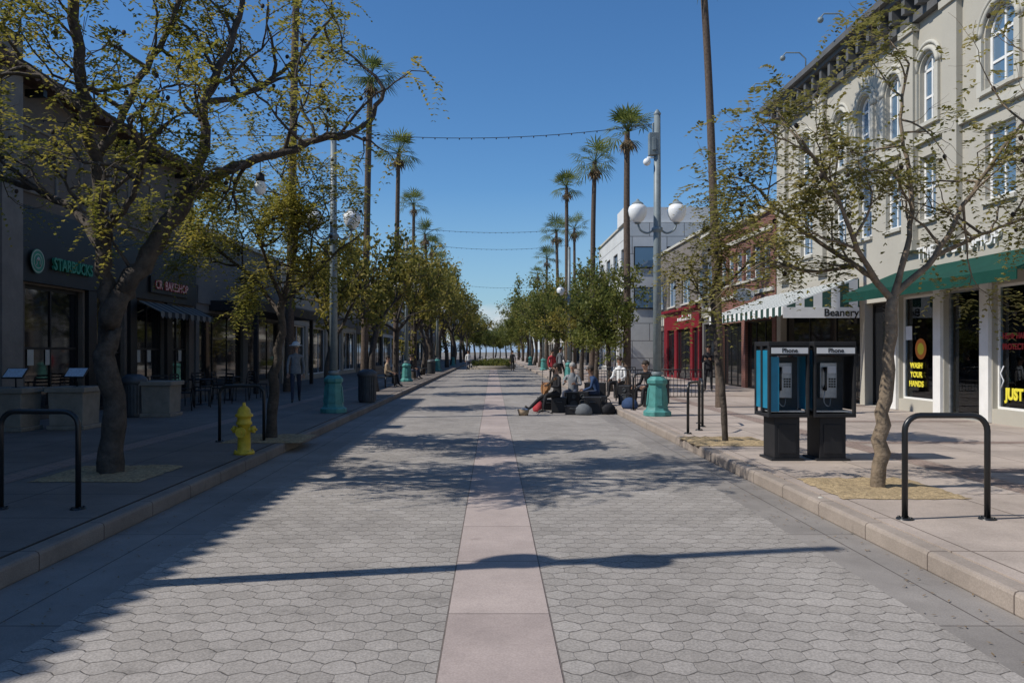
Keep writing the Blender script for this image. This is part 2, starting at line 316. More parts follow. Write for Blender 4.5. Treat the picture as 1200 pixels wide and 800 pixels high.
# ------------------------------------------------------------ buildings
def wall_open(mb,s,a,b,y0,y1,z0,z1,ops):
    ys=sorted({y0,y1,*[o[0] for o in ops],*[o[1] for o in ops]}); zs=sorted({z0,z1,*[o[2] for o in ops],*[o[3] for o in ops]})
    ys=[y for y in ys if y0<=y<=y1]; zs=[z for z in zs if z0<=z<=z1]
    for i in range(len(ys)-1):
        for j in range(len(zs)-1):
            cy=(ys[i]+ys[i+1])/2; cz=(zs[j]+zs[j+1])/2
            if any(o[0]<cy<o[1] and o[2]<cz<o[3] for o in ops): continue
            mb.box(s*a,s*b,ys[i],ys[i+1],zs[j],zs[j+1])
def window(par,org,s,F,y0,y1,z0,z1,fm,gm,nx=1,nz=1,arch=False,sill=True,name='window',fw=.06,rec=.14):
    w=(y1-y0)/2; yc=(y0+y1)/2
    f=MB(org); a,b=F+rec-.03,F+rec+.03
    zt=z1-w if arch else z1
    e=.002
    f.box(s*a,s*b,y0+e,y0+fw,z0+fw,zt); f.box(s*a,s*b,y1-fw,y1-e,z0+fw,zt); f.box(s*a,s*b,y0+e,y1-e,z0+e,z0+fw)
    if not arch: f.box(s*a,s*b,y0+fw,y1-fw,z1-fw,z1-e)
    for i in range(1,nx):
        y=y0+(y1-y0)*i/nx; f.box(s*(a+.004),s*(b-.004),y-fw*.35,y+fw*.35,z0+fw,z1-fw)
    for i in range(1,nz):
        z=z0+(zt-z0)*i/nz; f.box(s*(a+.008),s*(b-.008),y0+fw,y1-fw,z-fw*.35,z+fw*.35)
    if arch:
        f.tube([(s*(a+.03),yc-(w-fw/2)*math.cos(t),zt+(w-fw/2)*math.sin(t)) for t in [PI*k/12 for k in range(13)]],fw*.55,6)
        f.box(s*(a+.006),s*(b-.006),y0+fw,y1-fw,zt-fw*.4,zt+fw*.4)
    fo=f.build(name,fm,par)
    MB(org).box(s*(F+rec),s*(F+rec+.01),y0+.01,y1-.01,z0+.01,z1-.01).build('pane',gm,fo)
    if sill: MB(org).box(s*(F-.08),s*(F+rec-.04),y0-.06,y1+.06,z0-.09,z0-.003).build('sill',M['trim'],fo)
    return fo
def arch_fill(mb,s,a,b,y0,y1,zt,n=12):
    w=(y1-y0)/2; yc=(y0+y1)/2; zc=zt-w
    for i in range(n):
        t0,t1=PI*i/n,PI*(i+1)/n
        ya,yb=yc-w*math.cos(t0),yc-w*math.cos(t1); za,zb=zc+w*math.sin(t0),zc+w*math.sin(t1)
        xa,xb=s*a,s*b
        mb.hexa([(xa,ya,za),(xb,ya,za),(xb,yb,zb),(xa,yb,zb),(xa,ya,zt),(xb,ya,zt),(xb,yb,zt),(xa,yb,zt)])
def building(name,label,s,F,y0,y1,h,wm,wins,depth=12,gdepth=.31,arches=(),gtop=0):
    org=(s*F,(y0+y1)/2,.15)
    r=thing(name,label,'building',org)
    mb=MB(org); wall_open(mb,s,F,F+.3,y0,y1,.15,h,[w[:4] for w in wins])
    for a in arches: arch_fill(mb,s,F+.002,F+.298,a[0],a[1],a[3])
    if gtop:
        mb.box(s*(F+.301),s*(F+depth),y0+.002,y1-.002,gtop,h-.05)
        mb.box(s*(F+gdepth),s*(F+depth),y0+.002,y1-.002,.15,gtop-.002)
    else: mb.box(s*(F+.301),s*(F+depth),y0+.002,y1-.002,.15,h-.05)
    mb.build('wall',wm,r)
    return r,org
def each(org,items,name,m,par):
    for it in items: MB(org).box(*it).build(name,m,par)
wins=[];arch=[]
ups=[(7.6,8.6),(11.8,12.8),(16.0,17.0),(18.9,19.6),(20.5,21.3),(22.1,22.9),(23.7,24.5),(26.2,27.2)]
for a,b2 in ups:
    wins.append((a,b2,4.85,6.4)); 
    wins.append((a,b2,7.2,8.85)); arch.append(wins[-1])
shop=[(14.2,16.75,.45,3.05),(17.1,18.55,.152,3.05),(18.9,20.6,.45,3.05),(20.95,22.5,.152,3.0),(22.8,29.1,.152,3.0),(4,13.8,.45,3.05)]
BR,org=building('stucco_corner_building','grey beige three storey stucco building with arched white windows above the green awning',1,FR,2,29.5,10.35,M['beige'],wins+shop,arches=arch,gdepth=3.4,gtop=3.3)
for (a,b2) in ups:
    window(BR,org,1,FR,a,b2,4.85,6.4,M['white'],M['glassblue'],2,2,fw=.08)
    window(BR,org,1,FR,a,b2,7.2,8.85,M['white'],M['glassblue'],2,2,arch=True,fw=.08)
for (a,b2) in ups:
    mb=MB(org); w=(b2-a)/2;yc=(a+b2)/2
    for rr,tt in ((w+.12,.07),(w+.26,.05)):
        mb.tube([(FR-.02,yc-rr*math.cos(t),8.85-w+rr*math.sin(t)) for t in [PI*k/14 for k in range(15)]],tt,6)
    mb.box(FR-.07,FR-.002,a-.2,a-.03,7.1,8.85-w-.02); mb.box(FR-.07,FR-.002,b2+.03,b2+.2,7.1,8.85-w-.02)
    mb.build('window_surround',M['trim'],BR)
for y in (9.9,14.4,18.1,19.95,25.35,28.6): mb=MB(org); mb.box(FR-.14,FR-.003,y-.28,y+.28,4.4,9.55); mb.box(FR-.2,FR-.003,y-.34,y+.34,9.55,9.72); mb.box(FR-.2,FR-.003,y-.34,y+.34,4.15,4.4); mb.build('pilaster',M['beige'],BR)
MB(org).box(FR-.1,FR-.003,2.02,29.48,6.72,6.9).build('string_course',M['trim'],BR)
mb=MB(org)
mb.box(FR-.18,FR-.001,2,29.52,9.75,9.95); mb.box(FR-.45,FR+.3,1.95,29.58,10.36,10.5); mb.box(FR-.6,FR+.3,1.9,29.64,10.502,10.68)
y=2.2
while y<29.4: mb.box(FR-.4,FR-.002,y,y+.16,9.95,10.36); y+=.62
mb.build('cornice',M['cornice'],BR)
for y in range(5,30,3): mb=MB(org); mb.tube([(FR-.3,y,10.68),(FR-.3,y,11.2),(FR-.5,y,11.4),(FR-.95,y,11.4),(FR-1.05,y,11.28)],.022,6); mb.ball((FR-1.05,y,11.22),.09); mb.build('floodlight_arm',M['polegrey'],BR)
mb=MB(org); mb.tube([(FR-.1,29.2,10.6),(FR-.1,29.2,8.6)],.03,6); mb.build('downpipe',M['polegrey'],BR)
each(org,[(FR-.08,FR-.003,a,b2,.16,3.1) for a,b2 in ((13.8,14.18),(16.77,17.08),(18.57,18.88),(20.62,20.93))],'shop_pilaster',M['white'],BR)
for k,(a,b2,z0,z1) in enumerate(shop[:3]+[shop[5]]):
    w=window(BR,org,1,FR,a,b2,z0,z1,M['white'] if k!=1 else M['steel'],M['clear'],1 if k<3 else 4,1,sill=False,name='shop_window' if k!=1 else 'shop_door',fw=.05)
    if k==0:
        text('HEMP HAND',.17,M['signred'],w,(.1,16.13-org[1],1.82),TR,bold=.004,wide=.9); text('PROTECTOR',.17,M['signred'],w,(.1,16.13-org[1],1.6),TR,bold=.004,wide=.9); text('JUST',.32,M['yel'],w,(.1,16.2-org[1],.62),TR,bold=.014,wide=.85)
        MB(org).tube([(FR+.1,16.62,.9),(FR+.1,16.54,1.05),(FR+.1,16.64,1.2),(FR+.1,16.54,1.35)],.014,5).build('scroll_decal',M['paper'],w)
    if k==2:
        d=MB(org); d.add([(FR+.1,19.75+.26*math.cos(2*PI*i/24),1.72+.26*math.sin(2*PI*i/24)) for i in range(24)],[tuple(range(24))]); d.build('round_decal',M['orange'],w)
        d=MB(org); d.add([(FR+.097,19.75+.15*math.cos(2*PI*i/24),1.72+.15*math.sin(2*PI*i/24)) for i in range(24)],[tuple(range(24))]); d.build('round_decal_centre',M['yel'],w)
        for q,tx in enumerate(('WASH','YOUR','HANDS')): text(tx,.2,M['yel'],w,(.1,19.95-org[1],1.15-q*.23),TR,bold=.004)
        MB(org).box(FR+.09,FR+.1,20.15,20.45,1.95,2.3).build('poster',M['paper'],w)
for (a,b2,z0,z1) in (shop[3],shop[4]):
    window(BR,org,1,FR,a,b2,z0,z1,M['darkfront'],M['glass'],3 if b2-a>3 else 1,1,sill=False,name='shop_window',fw=.07,rec=.25)
text('THE BODY SHOP',.42,M['white'],BR,(-.05,18.0-org[1],4.03-.15),TR,ext=.03,bold=.002)
aw=MB(org); A,B_=13.9,20.8
aw.hexa([(FR-.005,A,3.66),(FR-1.35,A,3.1),(FR-1.35,B_,3.1),(FR-.005,B_,3.66),(FR-.005,A,3.7),(FR-1.35,A,3.14),(FR-1.35,B_,3.14),(FR-.005,B_,3.7)])
aw.box(FR-1.37,FR-1.352,A,B_,2.92,3.14)
for y in (A,B_): aw.hexa([(FR-.006,y-.01,3.1),(FR-1.35,y-.01,3.09),(FR-1.35,y+.01,3.09),(FR-.006,y+.01,3.1),(FR-.006,y-.01,3.655),(FR-1.35,y-.01,3.095),(FR-1.35,y+.01,3.095),(FR-.006,y+.01,3.655)])
aw.build('awning',M['green'],BR)
aw=MB(org); A,B_=22.4,30.0; X1=FR-2.35
aw.hexa([(FR-.21,A,3.7),(X1,A,2.9),(X1,B_,2.9),(FR-.21,B_,3.7),(FR-.21,A,3.73),(X1,A,2.93),(X1,B_,2.93),(FR-.21,B_,3.73)])
ya=A
while ya<B_-.05:
    yb=min(ya+.5,B_); pts=[(X1-.012,ya,2.93),(X1-.012,yb,2.93),(X1-.012,yb,2.7),(X1-.012,(ya+yb)/2,2.64),(X1-.012,ya,2.7)]; aw.add(pts,[(0,1,2,3,4)]); ya=yb
a2=aw.build('striped_awning',M['stripe'],BR)
e=MB(org); e.box(X1,FR-.21,A-.02,A-.003,2.6,2.9); e.build('end_valance',M['white'],a2)
text('Beanery',.3,M['black'],a2,(-.72,A-.03-org[1],2.74-.15),TF,ext=.005,bold=.004)
e=MB(org); e.add([(X1,A-.01,2.9),(FR-.21,A-.01,2.9),(FR-.21,A-.01,3.7)],[(0,1,2)]); e.build('side_flap',M['stripeX'],a2)
kk=0
for (x,y) in ((12.7,20.4),(12.7,18.2),(12.7,15.6)):
    t=thing('display_shelf',['shelf of small bottles seen through the shop window with orange decal','shelf of small bottles seen through the shop doorway under the green awning','shelf of small bottles behind the window with red lettering'][kk],'shelf',(x,y,.15),0,'shelves inside the right hand shop'); kk+=1
    b=MB(); 
    for z in (.05,.5,.95,1.4,1.85): b.box(-.2,.2,-.8,.8,z,z+.03)
    b.box(-.2,.2,-.84,-.8,0,1.95); b.box(-.2,.2,.8,.84,0,1.95); b.box(.2,.22,-.84,.84,0,1.95); b.build('shelf_frame',M['wood'],t)
    for cm in ('yel','signred','green','paper','orange'):
        b=MB()
        for z in (.08,.53,.98,1.43):
            for q in range(6): yy=rng.uniform(-.7,.7); b.lathe([(0,0),(.04,0),(.04,.16),(.015,.2),(.015,.24),(0,.24)],(rng.uniform(-.15,.1),yy,z),6)
        b.build('bottles',M[cm],t)
t=thing('chalkboard_sign','small black chalkboard standing inside the shop doorway under the green awning','sign',(FR+.7,18.25,.152),R(-65))
b=MB(); b.mbox(Matrix.Translation((0,0,.42))@Matrix.Rotation(R(-12),4,'X'),.22,.015,.4); b.mbox(Matrix.Translation((0,.17,.4))@Matrix.Rotation(R(14),4,'X'),.22,.015,.4); b.build('board',M['blackmat'],t)
for z in (.62,.5,.4): MB().mbox(Matrix.Translation((0,-.035-(z-.5)*.2,z))@Matrix.Rotation(R(-12),4,'X'),.14,.004,.01).build('chalk_line',M['paper'],t)
# ---- brick building
wins=[(30.2+i*1.15,31.1+i*1.15,4.6,5.9) for i in range(6)]; g=[(30,33.2,.152,2.9),(33.7,36.5,.152,2.9)]
r,org=building('brick_building','two storey red brick building beyond the striped awning',1,FR,29.62,37,7.0,M['brick'],wins+g)
for w in wins: window(r,org,1,FR,*w,M['white'],M['glassblue'],1,2)
for w in g: window(r,org,1,FR,*w,M['darkfront'],M['glass'],3,1,sill=False,name='shop_window')
for bx in ((FR-.15,FR+.2,29.62,37.02,7.002,7.15),(FR-.08,FR-.003,29.7,36.95,6.3,6.45),(FR-.08,FR-.003,29.7,36.95,3.95,4.1)): MB(org).box(*bx).build('stone_band',M['trim'],r)
mb=MB(org); mb.hexa([(FR-.005,30.2,3.55),(FR-1.2,30.2,3.0),(FR-1.2,33.2,3.0),(FR-.005,33.2,3.55),(FR-.005,30.2,3.58),(FR-1.2,30.2,3.03),(FR-1.2,33.2,3.03),(FR-.005,33.2,3.58)]); mb.box(FR-1.22,FR-1.202,30.2,33.2,2.8,3.03); mb.build('canvas_awning',M['green'],r)
t=thing('blade_sign','white oval hanging shop sign on the brick building','sign',(FR-.6,31.5,3.9)); b=MB()
b.add([(.42*math.cos(2*PI*i/24),-.02,.26*math.sin(2*PI*i/24)) for i in range(24)]+[(.42*math.cos(2*PI*i/24),.02,.26*math.sin(2*PI*i/24)) for i in range(24)],[tuple(range(24)),tuple(range(47,23,-1))]+[(i,24+i,24+(i+1)%24,(i+1)%24) for i in range(24)]); b.build('sign_face',M['white'],t)
MB().tube([(.6,0,.35),(-.4,0,.35)],.02,6).build('bracket',M['black'],t)
MB().tube([(-.28,-.03,-.05),(-.2,-.03,.1),(-.14,-.03,-.06),(-.05,-.03,.07),(.02,-.03,-.06),(.1,-.03,.06),(.16,-.03,-.06),(.28,-.03,.04)],.012,5).build('script_mark',M['black'],t)
def generic(name,label,s,F,y0,y1,h,wm,floors,gm='darkfront',nwin=3,fm='white',upz=4.4,fh=3.0):
    wins=[];L_=y1-y0
    for k in range(floors):
        for i in range(nwin):
            a=y0+L_*(i+.22)/nwin; wins.append((a,a+L_*.56/nwin,upz+k*fh,upz+k*fh+1.6))
    g=[]; n=max(1,round(L_/5))
    for i in range(n): g.append((y0+L_*i/n+.3,y0+L_*(i+1)/n-.3,.4,3.0))
    r,org=building(name,label,s,F,y0,y1,h,wm,wins+g)
    for w in wins: window(r,org,s,F,*w,M[fm],M['glassblue'] if s>0 else M['glass'],2,1)
    for w in g: window(r,org,s,F,*w,M[gm],M['glass'],3,1,sill=False,name='shop_window')
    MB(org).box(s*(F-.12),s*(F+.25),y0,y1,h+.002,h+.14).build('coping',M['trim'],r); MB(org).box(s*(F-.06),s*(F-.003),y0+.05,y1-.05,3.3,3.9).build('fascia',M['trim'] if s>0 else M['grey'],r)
    return r,org
generic('grey_building','dark grey two storey building between the brick building and the red shop',1,FR,37.1,40,7.3,M['grey'],1,nwin=1)
gw=[(40.5,41.6,.3,2.9),(42.1,45.2,.152,2.9),(45.8,47.6,.3,2.9)]
r,org=building('red_shop','deep red shopfront with a wide black doorway beyond the dark grey building',1,FR-.1,40.1,48.5,3.9,M['red'],gw,depth=.5)
for w in gw: window(r,org,1,FR-.1,*w,M['blackmat'],M['glass'],2,1,sill=False,name='shop_window')
for i in range(9): yy=41.8+i*.36; MB(org).box(FR-.13,FR-.102,yy,yy+.2,3.35,3.35+rng.uniform(.16,.3)).build('sign_stroke',M['white'],r)
MB(org).box(FR-.3,FR-.102,40.1,48.5,3.902,4.05).build('coping',M['red'],r)
generic('taupe_building','dark taupe flat roofed building rising behind the red shopfront',1,FR+.45,40.15,54,7.9,M['taupe'],1,nwin=4)
r,org=generic('white_building','tall white modern building rising behind the palms on the right',1,9.3,55,70,10.6,M['panel'],2,nwin=4,fm='blackmat',gm='white')
MB(org).box(9.1,15,55.4,58.4,10.65,11.7).build('roof_parapet',M['whitewall'],r)
for z in (4.6,7.4):
    for x in (9.7,12.0): f=MB(org).box(x,x+1.7,54.9,54.998,z,z+1.5).build('window',M['blackmat'],r); MB(org).box(x+.08,x+1.62,54.88,54.898,z+.08,z+1.42).build('pane',M['glassblue'],f)
cols=['cream','grey','taupe','whitewall','cream']
labs=['cream low building just past the tall white building on the right','grey building behind the right tree row, second past the white building','taupe building behind the right tree row, third past the white building','pale building far down the right side, fourth past the white building','farthest cream building at the end of the right row']
y=70.2
for i in range(5):
    l=[14,16,18,20,24][i]; generic('street_building',labs[i],1,FR,y,y+l,[7,8.5,7.5,9,8][i],M[cols[i]],1,nwin=3); y+=l+.1
# ---- left buildings
wins=[(y0,y0+2.6,.35,3.1) for y0 in (-4,-.6,2.8,6.2,9.6,13.0)]+[(17.0,19.4,.35,3.1),(20,21.6,.152,3.1),(22.3,24.2,.35,3.1),(24.6,26.2,.35,3.1)]
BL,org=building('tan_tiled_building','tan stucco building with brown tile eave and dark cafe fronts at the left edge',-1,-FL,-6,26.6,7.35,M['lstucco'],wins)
for k,w in enumerate(wins):
    wo=window(BL,org,-1,-FL,*w,M['darkfront'],M['glass'],2,2,sill=False,name='shop_window',fw=.08)
    if k>5:
        for q in range(2): yy=w[0]+.3+q*.7; MB(org).box(FL-.125,FL-.12,yy,yy+.24,1.35,1.7).build('poster',M['trim'],wo)
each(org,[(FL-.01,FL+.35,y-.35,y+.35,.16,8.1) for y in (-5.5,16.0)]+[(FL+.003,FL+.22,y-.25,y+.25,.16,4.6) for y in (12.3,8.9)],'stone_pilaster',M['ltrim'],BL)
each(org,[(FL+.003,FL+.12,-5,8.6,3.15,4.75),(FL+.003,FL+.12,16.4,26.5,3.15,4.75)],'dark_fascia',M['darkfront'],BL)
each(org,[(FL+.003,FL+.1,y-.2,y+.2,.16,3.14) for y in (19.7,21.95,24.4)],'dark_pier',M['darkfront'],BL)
mb=MB(org); y=-5.8
while y<26.4:
    mb.tube([(FL-.3,y+.15,7.72),(FL+.55,y+.15,7.38)],.12,8); y+=.3
mb.hexa([(FL-.6,-6,7.352),(FL+.52,-6,7.352),(FL+.52,26.6,7.352),(FL-.6,26.6,7.352),(FL-.6,-6,7.8),(FL+.52,-6,7.45),(FL+.52,26.6,7.45),(FL-.6,26.6,7.8)]); mb.build('tile_eave',M['tile'],BL)
for y in range(-5,27,2): MB(org).box(FL+.003,FL+.4,y,y+.14,7.1,7.25).build('rafter_end',M['darkfront'],BL)
for y in (17.5,20,22.5,25): MB(org).tube([(FL+.01,y-.7,5.1),(FL+.01,y-.7,6.5),(FL+.01,y+.7,6.5),(FL+.01,y+.7,5.1),(FL+.01,y-.7,5.1)],.05,6).build('panel_moulding',M['ltrim'],BL)
t=thing('cafe_sign','green letters of a coffee shop sign with round emblem on the dark left fascia','sign',(FL+.14,18.6,3.6))
text('STARBUCKS',.38,M['signgreen'],t,(.03,.05,0),TL,ext=.03,bold=.008,wide=.84)
def disc(name,r_,m,par,x,y,z=0,r0=0):
    b=MB(); n=28
    if r0: b.add([(x,y+q*math.cos(2*PI*i/n),z+q*math.sin(2*PI*i/n)) for q in (r0,r_) for i in range(n)],[(i,(i+1)%n,n+(i+1)%n,n+i) for i in range(n)])
    else: b.add([(x,y+r_*math.cos(2*PI*i/n),z+r_*math.sin(2*PI*i/n)) for i in range(n)],[tuple(range(n))])
    return b.build(name,m,par)
k_=.8; ey=-1.42
e=disc('emblem',.33*k_,M['signgreen'],t,.04,ey); disc('emblem_ring',.31*k_,M['trim'],e,.045,ey,0,.285*k_); disc('emblem_ring',.2*k_,M['trim'],e,.045,ey,0,.18*k_)
b=MB()
for sx in (-1,1): b.tube([(.05,ey+sx*.03,.08),(.05,ey+sx*.07,.02),(.05,ey+sx*.055,-.055),(.05,ey+sx*.1,-.1)],.01,5)
b.ball((.05,ey,.05),.02,.036,.048); b.build('emblem_figure',M['trim'],e)
t=thing('bakery_sign','small red lettered bakery sign on the dark left front beyond the green coffee sign','sign',(FL+.14,24.3,3.6))
MB().box(0,.05,-1.45,1.45,-.24,.24).build('board',M['darkfront'],t); text('CR  BAKESHOP',.36,M['signred'],t,(.065,0,0),TL,ext=.015,bold=.012,wide=1); text('CR  BAKESHOP',.36,M['signpale'],t,(.085,0,0),TL,ext=.004,bold=-.001,wide=1)
for i,(a,b2) in enumerate(((22.2,24.2),(24.4,26.4))):
    t=thing('striped_awning',['dark scalloped awning under the bakery sign, nearer one','dark scalloped awning under the bakery sign, farther one'][i],'awning',(FL+.13,a,2.75),0,'striped awnings of the left cafe'); b=MB(); l=b2-a
    b.hexa([(0,0,.3),(.6,0,0),(.6,l,0),(0,l,.3),(0,0,.33),(.6,0,.03),(.6,l,.03),(0,l,.33)])
    for k in range(8):
        q0,q1=l*k/8,l*(k+1)/8; b.add([(.61,q0,.03),(.61,q0,-.1),(.61,(q0+q1)/2,-.17),(.61,q1,-.1),(.61,q1,.03)],[(0,1,2,3,4)])
    b.build('canvas',M['stripeL'],t)
r,org=generic('dark_flat_building','dark low flat roofed shop with projecting canopy on the left',-1,10,26.8,37.5,5.8,M['grey'],0)
MB(org).box(-10+.01,-8.2,28,37.2,3.1,3.45).build('canopy',M['blackmat'],r)
each(org,[(-8.5,-8.35,y-.08,y+.08,.16,3.09) for y in (28.3,32.6,36.9)],'canopy_post',M['blackmat'],r)
generic('pale_glass_building','pale two storey shop building with wide glass beyond the dark canopy',-1,10,37.7,58,5.6,M['cream'],0,gm='white')
y=58.2
labs=['taupe building far down the left side just past the pale glass shop','white building far down the left side behind the trees','grey building far down the left row, third past the pale glass shop','cream building far down the left row, fourth past the pale glass shop','farthest taupe building at the end of the left row']
for i in range(5):
    l=[14,17,18,22,24][i]; generic('street_building',labs[i],-1,10,y,y+l,[6.5,8,7,8,7.5][i],M[['taupe','whitewall','grey','cream','taupe'][i]],1,nwin=3); y+=l+.1
# ------------------------------------------------------------ trees
def catmull(pts,n=5):
    P=[Vector(p) for p in pts]; P=[P[0]*2-P[1]]+P+[P[-1]*2-P[-2]]; out=[]
    for i in range(1,len(P)-2):
        for k in range(n):
            t=k/n; a,b,c,d=P[i-1],P[i],P[i+1],P[i+2]
            out.append(.5*((2*b)+(c-a)*t+(2*a-5*b+4*c-d)*t*t+(3*b-a-3*c+d)*t*t*t))
    out.append(P[-2]); return out
def rv(rg): 
    v=Vector((rg.gauss(0,1),rg.gauss(0,1),rg.gauss(0,1))); return v.normalized()
def grow(mb,p,d,L,r,lvl,maxl,rg,tips,up=.12,wig=.3,spread=.8,nch=(2,3),side=(1,2)):
    n=4; pts=[p.copy()]; rs=[r]
    for i in range(n):
        d=(d+rv(rg)*wig+Vector((0,0,up))).normalized(); p=p+d*(L/n); pts.append(p.copy()); rs.append(r*(1-.5*(i+1)/n))
    mb.tube(pts,rs,6 if lvl<2 else 4,cap=False)
    if lvl>=maxl: 
        for q in pts[2:]: tips.append((q,d))
    elif lvl>=maxl-1: tips.append((pts[-1],d))
    if lvl<maxl:
        for k in range(rg.randint(*nch)):
            dd=(d+rv(rg)*spread).normalized(); grow(mb,pts[-1],dd,L*rg.uniform(.6,.85),r*.5,lvl+1,maxl,rg,tips,up,wig,spread,nch,side)
        for k in range(rg.randint(*side)):
            dd=(d*.5+rv(rg)*spread*1.2).normalized(); grow(mb,pts[rg.randint(1,3)],dd,L*rg.uniform(.45,.7),r*.38,lvl+1,maxl,rg,tips,up,wig,spread,nch,side)
def npmesh(name,V,m,parent):
    n=len(V)//4; me=bpy.data.meshes.new(name); me.vertices.add(n*4); me.vertices.foreach_set('co',V.astype(np.float32).ravel())
    me.loops.add(n*4); me.loops.foreach_set('vertex_index',np.arange(n*4,dtype=np.int32)); me.polygons.add(n); me.polygons.foreach_set('loop_start',np.arange(0,n*4,4,dtype=np.int32))
    me.update(calc_edges=True); me.validate(); me.materials.append(m); o=bpy.data.objects.new(name,me); C.objects.link(o); o.parent=parent; return o
def unit(a): return a/(np.linalg.norm(a,axis=-1,keepdims=True)+1e-9)
def fronds(tips,N,nr,L=(.28,.5),K=9,ll=.075,lw=.019,jit=.07):
    # fronds gather at some twig ends and leave others bare
    T=np.array([list(t[0]) for t in tips]); D=np.array([list(t[1]) for t in tips]); wt=nr.random(len(T))**2.2+.02; i=nr.choice(len(T),N,p=wt/wt.sum())
    p=T[i]+nr.normal(0,jit,(N,3)); d=unit(unit(D[i])*.4+nr.normal(0,.8,(N,3))+np.array([0,0,.0])); up=np.array([0,0,1.])
    s=unit(np.cross(d,up)); ln=nr.uniform(*L,N)[:,None]; out=[]
    for k in range(K):
        t=(k+.5)/K
        for sg in (-1,1):
            c=p+d*ln*t-up*ln*.6*t*t; u=unit(s*sg+d*.45+nr.normal(0,.15,(N,3))-up*.15); l=ll*(1.1-abs(t-.4)); v=unit(np.cross(u,up)+nr.normal(0,.3,(N,3)))
            out.append(np.stack([c,c+u*l*.5+v*lw,c+u*l,c+u*l*.5-v*lw],1))
    return np.concatenate(out).reshape(-1,3)
def diamonds(tips,N,nr,size=.09,jit=.25):
    T=np.array([list(t[0]) for t in tips]); wt=nr.random(len(T))**1.5+.03; i=nr.choice(len(T),N,p=wt/wt.sum()); p=T[i]+nr.normal(0,jit,(N,3)); u=unit(nr.normal(0,1,(N,3))); v=unit(np.cross(u,nr.normal(0,1,(N,3))))
    s=size*nr.uniform(.6,1.3,(N,1)); return np.stack([p-u*s,p+v*s*.5,p+u*s,p-v*s*.5],1).reshape(-1,3)
F_=933.;VX,VY,H=578.,412.,1.65
def P(px,py,Y): return Vector(((px-VX)*Y/F_,Y,H-(py-VY)*Y/F_))
def custom_tree(name,label,base,limbs,seed,bark,leaf,nfr,group,ll=.075,start=2,maxl=4,bl=.9,pods=0,lw=.019,tw=.03,nch=(1,2),side=(1,1),wig=.3):
    rg=random.Random(seed); nr=np.random.default_rng(seed); t=thing(name,label,'tree',base,0,group); mb=MB(base); tips=[]
    for pts,r0,r1,f0,dens in limbs:
        c=catmull(pts); n=len(c)
        c=[q+(rv(rg)*r0*.35 if 2<k<n-1 else Vector((0,0,0))) for k,q in enumerate(c)]
        mb.tube(c,[(r0+(r1-r0)*(i/(n-1))**.8)*rg.uniform(.93,1.09) for i in range(n)],9,cap=False)
        for i in range(n):
            if i/n<f0: continue
            if rg.random()<dens or i==n-1:
                d=(c[min(i+1,n-1)]-c[max(i-1,0)]).normalized(); dd=(d*.5+rv(rg)*.9+Vector((0,0,.15))).normalized()
                grow(mb,c[i].copy(),dd,bl*rg.uniform(.6,1.1),tw*(1.1-.5*i/n),start,maxl,rg,tips,up=.05,nch=nch,side=side,wig=wig)
    mb.build('trunk',bark,t)
    o=Vector(base); tips=[(q[0]-o,q[1]) for q in tips]
    npmesh('crown',fronds(tips,nfr,nr,ll=ll,lw=lw),leaf,t)
    if pods:
        b=MB()
        for k in range(pods):
            q=rg.choice(tips)[0]+Vector((rg.uniform(-.1,.1),rg.uniform(-.1,.1),-.08)); b.ball(q,.028,.012,.032,6,4)
        b.build('seed_pods',M['pod'],t)['kind']='stuff'
    return t
Y=9.8
limbs=[([P(130,557,Y),P(130,480,Y),P(128,400,Y),P(140,350,Y),P(170,310,Y),P(205,255,Y),P(225,215,Y+.1)],.155,.095,.6,.2),
 ([P(128,400,Y),P(124,330,Y),P(118,275,Y-.1),P(112,200,Y-.3),P(98,120,Y-.5),P(88,40,Y-.7),P(80,-60,Y-.9)],.115,.05,.35,.5),
 ([P(225,215,Y+.1),P(240,160,Y+.2),P(243,110,Y+.4),P(270,50,Y+.6),P(290,-30,Y+.8)],.08,.03,.25,.6),
 ([P(215,235,Y+.1),P(255,205,Y-.1),P(310,185,Y-.2),P(370,165,Y-.3),P(425,150,Y-.3),P(450,105,Y-.3)],.075,.024,.3,.5),
 ([P(118,290,Y),P(90,250,Y+.3),P(50,225,Y+.6),P(0,208,Y+.9),P(-60,180,Y+1.2)],.065,.028,.3,.5),
 ([P(110,190,Y-.3),P(140,140,Y),P(165,90,Y+.3),P(200,30,Y+.5),P(215,-40,Y+.7)],.06,.028,.2,.6),
 ([P(243,120,Y+.4),P(290,110,Y+.8),P(340,75,Y+1.2),P(390,20,Y+1.5)],.042,.018,.2,.6),
 ([P(100,130,Y-.5),P(50,90,Y-.2),P(10,60,Y),P(-50,20,Y)],.052,.025,.2,.6),
 ([P(118,275,Y-.1),P(150,240,Y-.5),P(165,190,Y-.8),P(150,140,Y-1.0)],.045,.018,.3,.5)]
custom_tree('street_tree','large bare branched tree with dark forked trunk and seed pods at the left front',(P(130,557,Y).x,Y,.15),limbs,3,M['bark'],M['leafA'],1350,'street trees on the left pavement',pods=130,bl=.78,tw=.034,wig=.42)
Y=13.7
limbs=[([P(318,515,Y),P(320,450,Y),P(328,400,Y),P(332,350,Y)],.10,.06,.9,.4),
 ([P(332,352,Y),P(345,300,Y),P(350,255,Y),P(345,225,Y)],.05,.02,.3,.7),([P(330,370,Y),P(300,330,Y+.4),P(265,300,Y+.5),P(240,280,Y+.6)],.045,.015,.3,.7),
 ([P(332,355,Y),P(370,320,Y-.4),P(390,300,Y-.5)],.04,.015,.3,.7),([P(332,355,Y),P(310,300,Y-.5),P(295,250,Y-.8)],.04,.015,.3,.7)]
